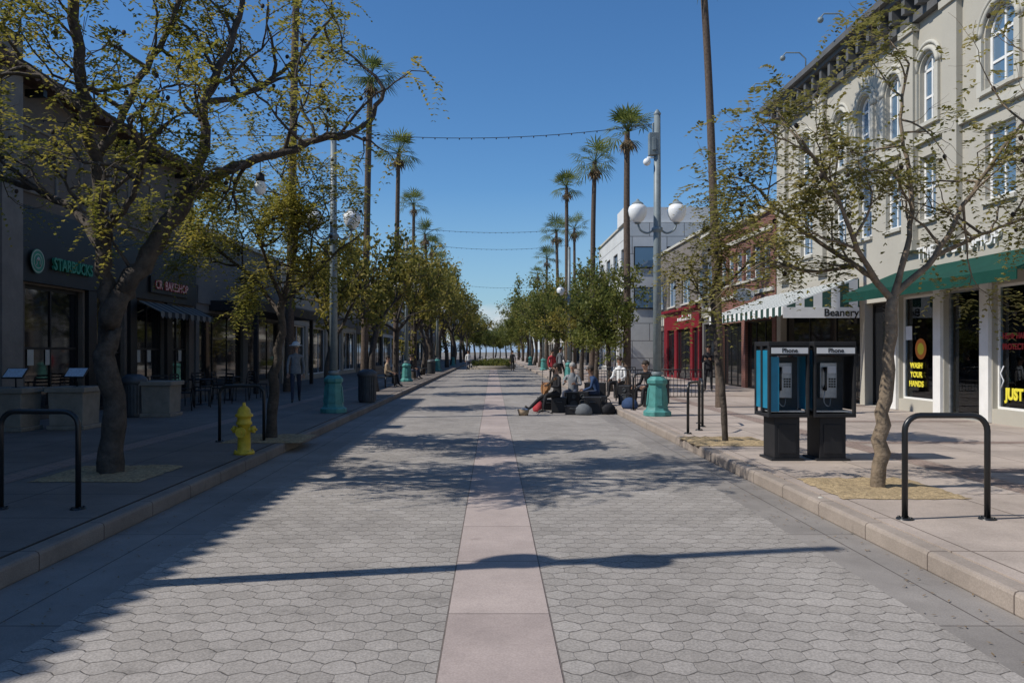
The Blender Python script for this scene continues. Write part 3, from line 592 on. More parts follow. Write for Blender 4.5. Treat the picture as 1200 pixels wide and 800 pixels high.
custom_tree('street_tree','slim tree behind the hydrant with feathery olive leaves, second on the left pavement',(P(318,515,Y).x,Y,.15),limbs,8,M['bark'],M['leafA'],1500,'street trees on the left pavement',ll=.085,pods=50,bl=.8)
Y=8.75
limbs=[([P(1028,574,Y),P(1034,500,Y),P(1042,420,Y),P(1046,350,Y)],.085,.06,.95,.3),
 ([P(1046,352,Y),P(1020,325,Y),P(985,300,Y+.2),P(930,262,Y+.4),P(880,215,Y+.6)],.042,.014,.25,.55),
 ([P(1030,335,Y),P(1000,280,Y-.2),P(975,220,Y-.3),P(940,165,Y-.5)],.034,.012,.25,.5),
 ([P(1046,352,Y),P(1062,290,Y),P(1068,220,Y+.3),P(1055,140,Y+.4),P(1065,75,Y+.5)],.04,.012,.3,.5),
 ([P(1048,345,Y),P(1095,300,Y),P(1130,240,Y-.1),P(1175,175,Y-.2),P(1215,120,Y-.3)],.04,.012,.25,.5),
 ([P(1095,300,Y),P(1150,275,Y+.3),P(1200,255,Y+.5),P(1260,230,Y+.5)],.028,.01,.2,.5),
 ([P(1000,312,Y+.1),P(950,318,Y+.4),P(905,305,Y+.6)],.025,.01,.2,.5)]
custom_tree('street_tree','slender sparse leaved tree beside the pay phones and bike rack on the right',(P(1028,574,Y).x,Y,.15),limbs,15,M['bark2'],M['leafR'],950,'street trees on the right pavement',pods=40,bl=.58,tw=.018)
Y=13.3
limbs=[([P(850,518,Y),P(846,450,Y),P(838,390,Y),P(834,340,Y)],.055,.04,.95,.3),
 ([P(834,342,Y),P(845,300,Y),P(840,265,Y)],.028,.01,.3,.6),([P(834,345,Y),P(865,320,Y),P(890,290,Y)],.028,.01,.3,.6),([P(830,360,Y),P(818,340,Y+.3),P(806,322,Y+.5)],.02,.01,.3,.6)]
custom_tree('street_tree','thin young tree with drooping olive foliage left of the pay phones',(P(850,518,Y).x,Y,.15),limbs,21,M['bark'],M['leafR'],480,'street trees on the right pavement',ll=.08,pods=20,bl=.46,tw=.016)
def proto_tree(seed,h,dense):
    rg=random.Random(seed); nr=np.random.default_rng(seed); t=thing('street_tree','x','tree'); mb=MB(); tips=[]
    fh=h*.36; c=catmull([(0,0,0),(rg.uniform(-.12,.12),rg.uniform(-.12,.12),fh*.5),(rg.uniform(-.2,.2),rg.uniform(-.2,.2),fh)]); mb.tube(c,[.13-.05*i/(len(c)-1) for i in range(len(c))],8,cap=False)
    for k in range(5):
        a=2*PI*k/5+rg.uniform(-.4,.4); d=Vector((math.cos(a)*.65,math.sin(a)*.65,rg.uniform(.5,1.1))).normalized(); grow(mb,c[-1].copy(),d,h*.24*rg.uniform(.8,1.25),.06,1,3 if not dense else 4,rg,tips,up=.12,wig=.3,nch=(2,3) if not dense else (1,3))
    mb.build('trunk',M['bark'],t); npmesh('crown',diamonds(tips,6000 if dense else 3400,nr,.078,.13 if dense else .15),M['leafB'] if dense else M['leafM'],t); return t
PA=[proto_tree(31+i,5.2,False) for i in range(4)]; PD=[proto_tree(51+i,5.0,True) for i in range(4)]
used=set()
def put(protos,i,loc,label,group,sc=1):
    p=protos[i%len(protos)]
    if id(p) in used: p=dup(p)
    else: used.add(id(p))
    place(p,loc,rng.uniform(0,6.28),label,sc); p['group']=group
yl=[22.5,30,37.5,45,52,59,67,76,86,97,110,125,142]; sl_=[.95,1.15,1.35,1.5,1.6,1.7,1.75,1.75,1.8,1.8,1.85,1.9,1.9]
for i,y in enumerate(yl): put(PA,i,(-4.5-.15*(sl_[i]-1)+rng.uniform(-.2,.2),y,.15),f'leafy olive street tree on the left pavement, {ORD[i]} past the left lamp post','street trees on the left pavement',sl_[i]*rng.uniform(.93,1.07))
yr=[30,35,41,47.5,54,61,69,78,88,98,111,126,142]; sr=[1,1,1.08,1.2,1.3,1.4,1.5,1.6,1.65,1.7,1.8,1.8,1.9]
for i,y in enumerate(yr): put(PD if i%3!=2 else PA,i,(4.6+rng.uniform(-.2,.2),y,.15),f'dense green street tree on the right pavement, {ORD[i]} past the musicians','street trees on the right pavement',sr[i]*rng.uniform(.92,1.06))
for i,(x,y,s) in enumerate(((-3.4,150,1.7),(3.3,154,1.6),(-1.6,165,1.35),(1.4,168,1.2),(-6,162,2.0),(6,164,2.0),(0,178,1.35),(-3,180,1.7),(3,181,1.6),(-12,180,2.3),(11,180,2.2),(-6,195,2.2),(6.5,195,2.1),(.5,200,1.6))): put(PD,i,(x,y,.1),f'distant green tree closing the end of the street, {ORD[i]} of fourteen','distant trees closing the street',s)
def palm(loc,h,lean,seed,label,cr=1.25,tr=.15):
    rg=random.Random(seed); t=thing('palm_tree',label,'palm tree',loc,0,'tall palms along the street'); mb=MB()
    c=catmull([(0,0,0),(lean*.3,0,h*.35),(lean*.55,.1,h*.7),(lean,0,h)],6); mb.tube(c,[tr*(1.25 if i==0 else 1)*(1-.3*i/(len(c)-1)) for i in range(len(c))],9,cap=False)
    mb.build('trunk',M['palmbark'],t); top=c[-1]
    def fan(mb,o,d,L,w,nb,droop):
        up=Vector((0,0,1)); s=d.cross(up).normalized(); e=o+d*L*.5; mb.tube([o,e],[.016,.01],3,cap=False); nrm=s.cross(d)
        for k in range(nb):
            a=R(-75+150*k/(nb-1)); v=(d*math.cos(a)+s*math.sin(a)); l=L*.6*(1-.25*abs(math.sin(a))); tip=e+v*l-up*droop*l; m_=e+v*l*.55-up*droop*l*.15; q=(v.cross(nrm)).normalized()*w
            mb.add([e,m_+q,tip,m_-q],[(0,1,2,3)])
    b=MB()
    for k in range(34):
        el=R(rg.uniform(-30,80)); a=rg.uniform(0,2*PI); d=Vector((math.cos(a)*math.cos(el),math.sin(a)*math.cos(el),math.sin(el))); fan(b,top,d,cr*rg.uniform(.75,1.15),.03,9,.35 if el<.5 else .2)
    b.build('crown',M['palmleaf'],t); b=MB()
    for k in range(rg.randint(10,18)):
        el=R(rg.uniform(-82,-55)); a=rg.uniform(0,2*PI); d=Vector((math.cos(a)*math.cos(el),math.sin(a)*math.cos(el),math.sin(el))); fan(b,top-Vector((0,0,.1)),d,cr*rg.uniform(.4,.65),.03,6,.3)
    b.build('dead_fronds',M['deadleaf'],t)
pl=[(735,155,30,'bushy headed palm right of the right lamp post top'),(697,190,39,'palm with round head left of the right lamp post'),(664,220,50,'palm fourth from the right with its head just below the taller pair'),(652,272,62,'small looking palm low among the right row'),(673,268,70,'palm with thin head behind the right row'),(641,303,85,'distant short palm nearest the centre of the right row'),(630,322,110,'farthest tiny palm of the right row'),
 (467,180,42,'palm with round head on the left seen alone against the sky'),(434,92,30,'tall left palm whose head touches the big tree branches'),(485,240,58,'left palm just right of the lone palm'),(498,275,68,'left palm lower behind the lone palm'),(514,308,90,'distant left palm near the centre'),(528,324,110,'farthest tiny palm of the left row'),(506,290,78,'left distant palm between two others')]
for i,(px,py,Yp,lb) in enumerate(pl):
    ln=rng.uniform(-.35,.35); q=P(px,py,Yp); palm((q.x-ln,Yp,.15),q.z-.15,ln,100+i,lb,(1.2 if Yp<35 else 1.35) if Yp<60 else 1.65)
palm((6.15,21.5,.15),12.6,-.55,140,'very tall palm trunk running out of the top of the picture on the right',1.6,.125)
q=P(338,470,30); palm((q.x,30,.15),18.5,.4,141,'tall palm trunk running out of the top of the picture on the left',1.6,.17)
for x,y,l in ((P(130,557,9.8).x,9.8,'left pavement around the big dark tree'),(P(318,515,13.7).x,13.7,'left pavement around the slim tree'),(P(1028,574,8.75).x,8.75,'right pavement around the sparse tree'),(P(850,518,13.3).x,13.3,'right pavement around the thin young tree')):
    b=MB(); n=14; vs=[];rg=random.Random(int(y*10))
    for i in range(n+1):
        for j in range(n+1):
            e=min(i,j,n-i,n-j); jx=rg.uniform(-.03,.03) if e==0 else 0; vs.append((-.65+1.3*i/n+jx,-.65+1.3*j/n+jx,.006 if e==0 else .01+.03*rg.random()))
    b.add(vs,[(i*(n+1)+j,(i+1)*(n+1)+j,(i+1)*(n+1)+j+1,i*(n+1)+j+1) for i in range(n) for j in range(n)],True)
    o=b.build('tree_pit_mulch',M['mulch']); o.location=(x,y,.15); tag(o,'straw coloured mulch square in the '+l,'mulch',kind='stuff')
# ------------------------------------------------------------ lamp posts
def lamp_proto():
    t=thing('street_lamp','x','street lamp',group='teal based street lamps')
    b=MB(); b.lathe([(0,0),(.33,0),(.33,.10),(.27,.14),(.25,.2),(.2,.72),(.24,.76),(.24,.84),(.15,.92),(0,.92)],n=8,smooth=False); b.build('base',M['teal'],t,.008)
    for k in range(4):
        a=PI/2*k; b=MB(); b.mbox(Matrix.Rotation(a,4,'Z')@Matrix.Translation((0,-.222,.45))@Matrix.Rotation(R(-5.5),4,'X'),.06,.008,.2); b.build('base_panel',M['teal'],t)
    b=MB(); b.tube([(0,0,.9),(0,0,4),(0,0,7.05)],[.1,.09,.075],10); b.lathe([(.12,0),(.14,.04),(.12,.08)],(0,0,.95),12); b.lathe([(.09,0),(.13,.03),(.13,.1),(.09,.13)],(0,0,4.3),12); b.build('pole',M['polegrey'],t)
    b=MB(); b.lathe([(.08,0),(.09,.03),(.03,.12),(0,.14)],(0,0,7.05),10); b.build('finial',M['polegrey'],t)
    for sx in (-1,1):
        b=MB(); b.tube(catmull([(sx*.06,0,4.38),(sx*.22,0,4.28),(sx*.4,0,4.36),(sx*.46,0,4.55)],4),.025,6); ar=b.build('arm',M['polegrey'],t)
        b=MB(); b.lathe([(.05,0),(.14,.06),(.2,.18),(.22,.3),(.2,.38),(.12,.44)],(sx*.46,0,4.52),14); l=b.build('lantern',M['lantern'],ar)
        b=MB(); b.lathe([(.14,.44),(.12,.47),(.05,.51),(.03,.55),(0,.57)],(sx*.46,0,4.52),14); b.lathe([(0,-.02),(.07,-.02),(.07,.02)],(sx*.46,0,4.52),12); b.build('lantern_cap',M['polegrey'],ar)
    return t
LP=lamp_proto(); lamps=[(-4.02,5.35,'grey lamp post on teal base just left of the camera view'),(-3.95,19.7,'near grey lamp post with teal base on the left pavement'),(3.85,18.7,'near grey lamp post with teal base on the right by the musicians'),
(-4.35,40,'second teal based lamp post along the left pavement'),(4.1,43,'second teal based lamp post along the right pavement'),(-4.35,62,'third teal based lamp post along the left pavement'),(4.1,65,'third teal based lamp post along the right pavement'),(-4.35,86,'fourth teal based lamp post along the left pavement'),(4.1,88,'fourth teal based lamp post along the right pavement')]
lo=[]
for i,(x,y,lb) in enumerate(lamps):
    o=LP if i==0 else dup(LP); place(o,(x,y,.15),0,lb); lo.append(o)
o=lo[2]
b=MB(); b.box(-.2,.02,-.1,.1,6.1,6.62); b.box(-.13,-.05,-.14,-.1,6.2,6.5); b.tube([(-.1,0,6.6),(-.1,0,6.85),(-.02,0,6.9)],.02,6); b.build('camera_housing',M['polegrey'],o,.02)
b=MB(); b.ball((-.24,0,5.95),.09); b.tube([(0,0,6.05),(-.24,0,6.05)],.02,6); b.build('dome_camera',M['lantern'],o)
def cable(a,b_,sag,label,bulbs):
    a=Vector(a);b_=Vector(b_); m=MB(a); pts=[]
    for i in range(25):
        t=i/24; p=a.lerp(b_,t); p.z-=sag*4*t*(1-t); pts.append(p)
    m.tube(pts,.008,4); o=m.build('light_cable',M['blackmat']); o.location=a; tag(o,label,'cable','cables strung across the street')
    c=MB(a)
    for i in range(bulbs): t=(i+.5)/bulbs; p=a.lerp(b_,t); p.z-=sag*4*t*(1-t)+.02; c.ball(p,.016,.016,.024,6,4)
    c.build('bulbs',M['blackmat'],o)
cable((-3.95,19.7,7.1),(3.8,18.7,7.0),.25,'nearest thin cable with small bulbs between the two near lamp posts',26)
cable((-4.35,40,7.9),(4.3,39,7.7),.25,'second thin cable across the street between palms',30)
cable((-4.3,46,7.9),(4.4,46,7.8),.3,'third thin cable across the street',30)
cable((-4.3,62,7.1),(4.1,65,7.0),.3,'farthest thin cable across the street low over the vista',30)
cable((-9.9,16,6.4),(-3.95,19.7,7.0),.15,'thin cable from the left building to the left lamp post',14)
t=thing('hanging_lantern','clear hanging lantern suspended from a branch of the big left tree','lantern',P(305,215,9.6)); b=MB(); b.tube([(0,0,.1),(0,0,.35)],.006,5); b.build('cord',M['blackmat'],t)
b=MB(); b.lathe([(.02,.13),(.05,.1),(.055,.02),(0,.02)],n=12); b.build('cap',M['blackmat'],t); b=MB(); b.lathe([(.05,.02),(.075,-.05),(.06,-.11),(.02,-.14),(0,-.14)],n=14); b.build('bulb',M['lantern'],t)
# ------------------------------------------------------------ bike racks
def rack():
    t=thing('bike_rack','x','bike rack',group='black hoop bike racks'); w=.37;h=.93;r=.14; pts=[(-w,0,0),(-w,0,h-r)]
    for k in range(1,7): a=PI-PI/2*k/6; pts.append((-w+r+r*math.cos(a),0,h-r+r*math.sin(a)))
    for k in range(0,7): a=PI/2-PI/2*k/6; pts.append((w-r+r*math.cos(a),0,h-r+r*math.sin(a)))
    pts+=[(w,0,0)]; MB().tube(pts,.026,12).build('hoop',M['black'],t)
    for s in (-1,1):
        b=MB(); b.lathe([(0,.014),(.07,.014),(.075,0)],(s*w,0,0),16); 
        for k in range(4): b.lathe([(0,.026),(.011,.026),(.011,.01)],(s*w+.052*math.cos(k*PI/2+.7),.052*math.sin(k*PI/2+.7),0),6)
        b.build('foot_plate',M['black'],t)
    return t
RK=rack()
for i,(x,y,rz,lb) in enumerate([(4.06,7.14,0,'black hoop bike rack nearest the camera on the right pavement'),(-4.33,7.6,0,'black hoop bike rack nearest the camera on the left pavement'),(-4.2,13.3,0,'black hoop bike rack behind the yellow hydrant'),(3.75,14.9,R(60),'black hoop bike rack by the right kerb before the lamp post'),(4.25,16.3,R(80),'black hoop bike rack just left of the thin young tree'),(3.95,20.6,R(20),'black hoop bike rack behind the right lamp post')]):
    o=RK if i==0 else dup(RK); place(o,(x,y,.15),rz,lb)
# ------------------------------------------------------------ hydrant
t=thing('fire_hydrant','yellow fire hydrant on the left kerb edge','fire hydrant',(-3.66,11.7,.15))
b=MB(); b.lathe([(0,0),(.15,0),(.15,.035),(.10,.05),(.095,.1),(.09,.42),(.115,.43),(.115,.47),(.1,.48),(.1,.54),(.13,.55),(.13,.58),(.1,.6),(.085,.66),(.045,.70),(0,.71)],n=18); b.build('barrel',M['yellow'],t)
b=MB(); b.lathe([(0,0),(.026,0),(.024,.05),(0,.05)],(0,0,.705),5,False); b.build('operating_nut',M['yellow'],t)
for d,rr,ln,z in (((1,0,0),.055,.16,.36),((-1,0,0),.055,.16,.36),((0,-1,0),.075,.18,.33)):
    D=Vector(d); b=MB(); c=Vector((0,0,z)); b.tube([c,c+D*ln*.75],rr*.8,12); b.tube([c+D*ln*.75,c+D*ln],rr,12); b.tube([c+D*ln,c+D*(ln+.03)],rr*.35,5); b.build('outlet_cap',M['yellow'],t)
for k in range(8): MB().lathe([(0,.06),(.012,.06),(.012,.03)],(.13*math.cos(k*PI/4),.13*math.sin(k*PI/4),0),6).build('base_bolt',M['yellow'],t)
# ------------------------------------------------------------ bins
def binp():
    t=thing('litter_bin','x','litter bin',group='round dark litter bins'); b=MB(); b.lathe([(0,0),(.24,0),(.25,.04),(.25,.08)],n=24)
    for k in range(24):
        a=2*PI*k/24; b.mbox(Matrix.Rotation(a,4,'Z')@Matrix.Translation((.26,0,.42)),.008,.022,.36)
    b.lathe([(.24,.06),(.24,.78)],n=24); b.build('slatted_body',M['bin'],t)
    b=MB(); b.lathe([(.28,.76),(.3,.8),(.3,.84),(.25,.92),(.14,.98),(.12,.96),(.11,.9)],n=24); b.build('lid',M['bin'],t); return t
BN=binp()
for i,(x,y,lb) in enumerate([(-3.75,23.7,'round dark grey litter bin by the left kerb past the teal lamp base'),(-8.3,18.4,'round dark litter bin beside the beige planters on the left'),(-4.2,54,'distant round litter bin on the left pavement')]):
    o=BN if i==0 else dup(BN); place(o,(x,y,.15),0,lb)
lbl=['beige concrete planter at the far left edge','beige concrete planter second from the left edge','beige concrete planter right of the dark bin']
for i,(x,y) in enumerate(((-9.15,15.2),(-8.2,15.6),(-7.75,18.6))):
    t=thing('concrete_planter',lbl[i],'planter',(x,y,.15),0,'beige planters before the left cafe'); b=MB(); b.tbox(0,0,0,.08,.36,.36,.36,.36); b.tbox(0,0,.08,.72,.32,.32,.34,.34); b.tbox(0,0,.72,.82,.39,.39,.39,.39); b.build('box',M['concrete'],t,.012)
    if i<2:
        s=thing('menu_stand',['pale menu card on a slanted stand above the far left planter','pale menu card on a slanted stand above the second planter'][i],'menu stand',(x+.1,y-.1,.97),0,'slanted menu stands'); b=MB(); b.tube([(0,0,0),(0,0,.22)],.015,6); b.lathe([(0,.01),(.08,.01),(.08,0)],n=12); b.build('stand',M['black'],s)
        Mx=Matrix.Translation((0,-.02,.27))@Matrix.Rotation(R(40),4,'X'); MB().mbox(Mx,.2,.14,.01).build('holder',M['black'],s); MB().mbox(Mx@Matrix.Translation((0,0,.014)),.18,.12,.002).build('card',M['menu'],s)
def chairp():
    t=thing('cafe_chair','x','chair',group='dark cafe chairs on the left pavement'); MB().box(-.21,.21,-.2,.2,.44,.47).build('seat',M['blackmat'],t,.01)
    for sx in (-1,1):
        for sy in (-1,1): MB().tube([(sx*.2,sy*.2,0),(sx*.18,sy*.18,.44)],.014,6).build('leg',M['black'],t)
    b=MB()
    for sx in (-1,1): b.tube([(sx*.19,.19,.45),(sx*.2,.25,.85)],.014,6)
    for k in range(4): z=.56+.09*k; b.box(-.2,.2,.2+.012*k+.015,.22+.012*k+.015,z,z+.05)
    b.build('backrest',M['blackmat'],t); return t
CH=chairp(); pos=[(-8.6,19.8,1),(-7.9,20.3,-1.2),(-8.8,21.0,.4),(-7.9,21.6,2),(-8.7,22.3,1.4),(-7.8,22.9,-.7),(-8.7,23.8,.8),(-7.7,24.3,-1.5),(-8.6,25.2,1.6),(-7.6,25.8,2.4)]
for i,(x,y,a) in enumerate(pos):
    o=CH if i==0 else dup(CH); place(o,(x,y,.15),a,f'dark cafe chair by the left shopfronts, {ORD[i]} from the camera')
for i,(x,y) in enumerate(((-8.25,20.6),(-8.3,22.6),(-8.2,24.8))):
    t=thing('cafe_table',f'small round dark cafe table on the left, {ORD[i]} from the camera','table',(x,y,.15),0,'round cafe tables on the left'); MB().lathe([(0,.7),(.33,.7),(.33,.73),(0,.73)],n=20).build('tabletop',M['blackmat'],t); b=MB(); b.tube([(0,0,.02),(0,0,.7)],.025,8); b.lathe([(0,.03),(.2,.02),(.22,0)],n=16); b.build('pedestal',M['black'],t)
# ------------------------------------------------------------ pay phones
def phone(x0,x1,label,cyan):
    y0,y1=10.9,11.5; org=((x0+x1)/2,(y0+y1)/2,.15); t=thing('pay_phone',label,'pay phone',org,0,'pair of pay phone kiosks'); w=(x1-x0)/2; d=(y1-y0)/2
    b=MB(); b.box(-w*.62,w*.62,-d*.75,d*.75,.03,.6); b.box(-w*.8,w*.8,-d*.85,d*.85,0,.029); b.box(-w*.45,w*.45,-d*.753,-d*.79,.1,.5); b.build('pedestal',M['blackmat'],t,.008)
    b=MB(); b.box(-w,w,-d,d,.6,.65); b.box(-w,w,-d,d,1.58,1.64)
    for sx in (-1,1):
        for sy in (-1,1): b.box(sx*w,sx*(w-.035),min(sy*d,sy*(d-.06)),max(sy*d,sy*(d-.06)),.65,1.58)
    b.box(-w-.004,-w+.03,-.03,.03,.65,1.58); b.box(-w+.036,w-.036,-d+.36,-d+.38,.65,1.43); b.box(-w+.036,w-.036,-d+.02,-d+.36,1.44,1.58)
    b.build('housing',M['blackmat'],t,.006)
    for ya_,yb_ in ((-d+.06,-.031),(.031,d-.06)): MB().box(-w+.01,-w+.02,ya_,yb_,.72,1.52).build('side_panel',M['bluepanel'],t)
    b=MB(); b.box(w-.02,w-.012,-d+.06,d-.06,.7,1.54); b.build('side_panel',M['bluepanel'] if cyan else M['blackmat'],t)
    b=MB(); b.box(-w+.036,w-.036,-d+.345,-d+.358,.68,1.43); bp=b.build('back_panel',M['bin'],t)
    if cyan: MB().box(-w+.038,-w+.15,-d+.02,-d+.03,.68,1.43).build('cyan_panel',M['bluepanel'],t)
    h=MB(); h.box(-w+.005,w-.005,-d-.02,-d+.018,1.45,1.575); hd=h.build('header',M['blackmat'],t); MB().box(-w+.03,w-.03,-d-.026,-d-.021,1.475,1.555).build('header_panel',M['paper'],hd)
    text('Phone',.085,M['black'],hd,(0,-d-.028,1.515),TF,ext=.002,bold=.002)
    b=MB(); b.box(-.1,.14,-d+.26,-d+.344,.85,1.35); ph=b.build('telephone',M['steel'],t,.01)
    b=MB(); b.tube([(-.05,-d+.22,1.28),(-.05,-d+.19,1.2),(-.05,-d+.19,1.05),(-.05,-d+.22,.97)],[.03,.018,.018,.03],8); b.build('handset',M['black'],ph)
    b=MB()
    for i in range(3):
        for j in range(4): b.box(.02+i*.035,.045+i*.035,-d+.252,-d+.26,1.0+j*.035,1.025+j*.035)
    b.build('keypad',M['black'],ph); MB().box(.0,.12,-d+.252,-d+.259,1.2,1.3).build('instruction_card',M['paper'],ph)
    b=MB(); b.tube(catmull([(-.05,-d+.22,.96),(-.07,-d+.2,.8),(0,-d+.2,.74),(.05,-d+.26,.85)],5),.008,5); b.build('cord',M['steel'],ph)
    b=MB(); b.box(-w+.04,w-.04,-d+.05,-d+.344,.67,.69); b.build('shelf',M['steel'],t)
phone(3.77,4.33,'left pay phone kiosk with cyan side panels and black pedestal',True)
phone(4.39,4.97,'right pay phone kiosk with dark side panel and black pedestal',False)
# ------------------------------------------------------------ people
def person(label,loc,rz,pose,top,bot,skin='skin',hair='hair',hat=None,sc=1,beard=False,group=None,arms=None):
    t=thing('person',label,'person',loc,rz,group); t.scale=(sc,)*3
    V={};
    if pose in('stand','walk'):
        V.update(pel=(0,0,.92),sp=(0,0,1.1),ch=(0,.01,1.3),nk=(0,.01,1.47))
        if pose=='stand': V.update(hl=(-.09,0,.88),kl=(-.11,-.02,.5),al=(-.12,.02,.09),tl=(-.14,-.14,.04),hr=(.09,0,.88),kr=(.11,-.02,.5),ar=(.12,.02,.09),tr=(.14,-.14,.04))
        else: V.update(hl=(-.09,0,.88),kl=(-.1,-.17,.52),al=(-.1,-.24,.1),tl=(-.11,-.39,.06),hr=(.09,0,.88),kr=(.1,.05,.49),ar=(.1,.3,.2),tr=(.11,.2,.05))
    else:
        V.update(pel=(0,0,.5),sp=(0,-.01,.68),ch=(0,-.03,.88),nk=(0,-.05,1.05),hl=(-.1,-.02,.49),kl=(-.16,-.42,.5),al=(-.17,-.44,.09),tl=(-.19,-.6,.04),hr=(.1,-.02,.49),kr=(.16,-.42,.5),ar=(.17,-.5,.1),tr=(.19,-.66,.05))
        if pose=='sitlong': V.update(kl=(-.14,-.43,.42),al=(-.14,-.8,.1),tl=(-.15,-.9,.2))
        if pose=='sitbend': V.update(sp=(0,-.05,.67),ch=(0,-.14,.84),nk=(0,-.22,.98))
    n=Vector(V['nk']); V['hd1']=n+Vector((0,-.01,.09)); V['hd2']=n+Vector((0,-.02,.17)); V['hd3']=n+Vector((0,-.005,.24))
    ch=Vector(V['ch'])
    for s,k in ((-1,'l'),(1,'r')):
        sh=ch+Vector((s*.17,0,.08)); V['s'+k]=sh
        if arms=='play': e=sh+Vector((s*.1,-.06,-.26)); w=e+Vector((-s*.12,-.22,.03 if s>0 else .08))
        elif arms=='phone': e=sh+Vector((s*.06,-.04,-.28)); w=e+Vector((-s*.12,-.2,.1))
        elif pose=='walk': e=sh+Vector((s*.06,.08*s,-.28)); w=e+Vector((0,-.1+.06*s,-.23))
        elif pose.startswith('sit'): e=sh+Vector((s*.06,-.06,-.27)); w=e+Vector((-s*.03,-.22,-.08))
        else: e=sh+Vector((s*.06,.02,-.28)); w=e+Vector((0,-.06,-.24))
        V['e'+k]=e; V['w'+k]=w; V['p'+k]=w+(w-e).normalized()*.08
    Rr=dict(pel=(.145,.105),sp=(.13,.095),ch=(.15,.1),nk=(.052,.052),hd1=(.06,.07),hd2=(.075,.095),hd3=(.055,.065),
        hl=(.085,.09),kl=(.058,.06),al=(.038,.042),tl=(.04,.03),sl=(.058,.058),el=(.042,.042),wl=(.026,.028),pl=(.036,.018))
    for k in list(Rr):
        if k.endswith('l') and len(k)==2: Rr[k[0]+'r']=Rr[k]
    E=[('pel','sp'),('sp','ch'),('ch','nk'),('nk','hd1'),('hd1','hd2'),('hd2','hd3')]
    for k in 'lr': E+=[('ch','s'+k),('s'+k,'e'+k),('e'+k,'w'+k),('w'+k,'p'+k),('pel','h'+k),('h'+k,'k'+k),('k'+k,'a'+k),('a'+k,'t'+k)]
    names=list(V); co=[Vector(V[k]) for k in names]; ed=[(names.index(a),names.index(b)) for a,b in E]; rad=[Rr[k] for k in names]; roots=[names.index('pel')]
    segs=[(Vector(V[a]),Vector(V[b]),b) for a,b in E]
    for k,s in (('l',-1),('r',1)):
        w=Vector(V['w'+k]); p=Vector(V['p'+k]); d=(p-w).normalized(); sd=d.cross(Vector((0,1,0.3))).normalized()
        for q,(o,l) in enumerate(((-.027,.062),(-.009,.074),(.009,.07),(.026,.055))):
            a=p+sd*o-d*.01; b1=p+sd*o*1.15+d*l*.55; c=b1+d*l*.45+Vector((0,-.012,-.006)); i=len(co); co+=[a,b1,c]; rad+=[(.0095,)*2,(.009,)*2,(.007,)*2]; ed+=[(i,i+1),(i+1,i+2)]; roots.append(i); segs+=[(a,c,'p'+k)]
        i=len(co); a=w+d*.03-s*sd*.02; b1=a+d*.035-s*sd*.03; co+=[a,b1,b1+d*.03]; rad+=[(.012,)*2,(.011,)*2,(.008,)*2]; ed+=[(i,i+1),(i+1,i+2)]; roots.append(i); segs.append((a,b1,'p'+k))
    me=bpy.data.meshes.new('b'); me.from_pydata([tuple(c) for c in co],ed,[]); o=bpy.data.objects.new('b',me); C.objects.link(o)
    sk=o.modifiers.new('s','SKIN'); sk.use_smooth_shade=True; 
    for i,sv in enumerate(me.skin_vertices[0].data): sv.radius=rad[i]; sv.use_root=i in roots
    o.modifiers.new('u','SUBSURF').levels=1
    bpy.context.view_layer.update(); m2=bpy.data.meshes.new_from_object(o.evaluated_get(bpy.context.evaluated_depsgraph_get())); bpy.data.objects.remove(o)
    m2.materials.clear()
    for k in (skin,top,bot,'cshoe'): m2.materials.append(M[k])
    for p in m2.polygons:
        c=p.center; best=1e9;bn=''
        for a,b_,nm in segs:
            ab=b_-a; u=max(0,min(1,(c-a).dot(ab)/max(ab.length_squared,1e-9))); dd=(c-(a+ab*u)).length-(.05 if nm in('sp','ch') else 0)
            if dd<best: best=dd;bn=nm
        p.material_index=0 if bn.startswith('hd') or bn in('pl','pr') else 3 if bn in('tl','tr') else 2 if bn in('hl','hr','kl','kr','al','ar') else 1
        p.use_smooth=True
    bo=bpy.data.objects.new('body',m2); C.objects.link(bo); bo.parent=t
    hc=Vector(V['hd2'])
    b=MB(); b.ball((hc.x,hc.y-.1,hc.z-.015),.014,.022,.022,8,6); b.build('nose',M[skin],bo)
    for s in (-1,1): MB().ball((hc.x+s*.03,hc.y-.088,hc.z+.01),.011,.01,.007,8,6).build('eye',M['hair'],bo); MB().ball((hc.x+s*.082,hc.y+.01,hc.z-.01),.012,.022,.032,8,6).build('ear',M[skin],bo)
    MB().ball((hc.x,hc.y-.088,hc.z-.055),.024,.012,.006,8,6).build('mouth',M['cred'],bo)
    b=MB(); b.ball((hc.x,hc.y+.025,hc.z+.035),.094,.1,.095,14,10); b.build('hair',M[hair],t)
    if beard: MB().ball((hc.x,hc.y-.06,hc.z-.075),.055,.045,.05,10,8).build('beard',M[hair],t)
    if hat: b=MB(); b.ball((hc.x,hc.y+.01,hc.z+.07),.115,.125,.095,14,8); b.lathe([(.05,0),(.2,-.02),(.2,-.008),(.05,.015)],(hc.x,hc.y,hc.z+.055),18); b.build('hat',M[hat],t)
    pe=Vector(V['pel'])
    if not pose.startswith('sit'): b=MB(); b.lathe([(.165,-.06),(.155,.05),(.145,.18)],(0,0,0),14); o=b.build('jacket_hem',M[top],t); o.location=pe; o.scale=(1,.78,1)
    return t
person('walking person in white hat and grey jacket on the left pavement',(-5.75,23.2,.15),R(15),'walk','clgrey','cdenim',hat='cwhite',sc=1.0)
person('person in dark clothes looking at a phone before the brick shop',(8.1,30.0,.15),R(-20),'stand','cblack','cblack',sc=1.0,arms='phone')
person('person in black seated with legs stretched towards the street centre playing guitar',(1.75,21.6,.0),R(-70),'sitlong','cblack','cblack',arms='play',beard=True)
person('grey haired person in pale grey shirt seated behind the black speakers',(2.3,23.0,0),R(-20),'sit','clgrey','cdenim',hair='hairg',arms='play')
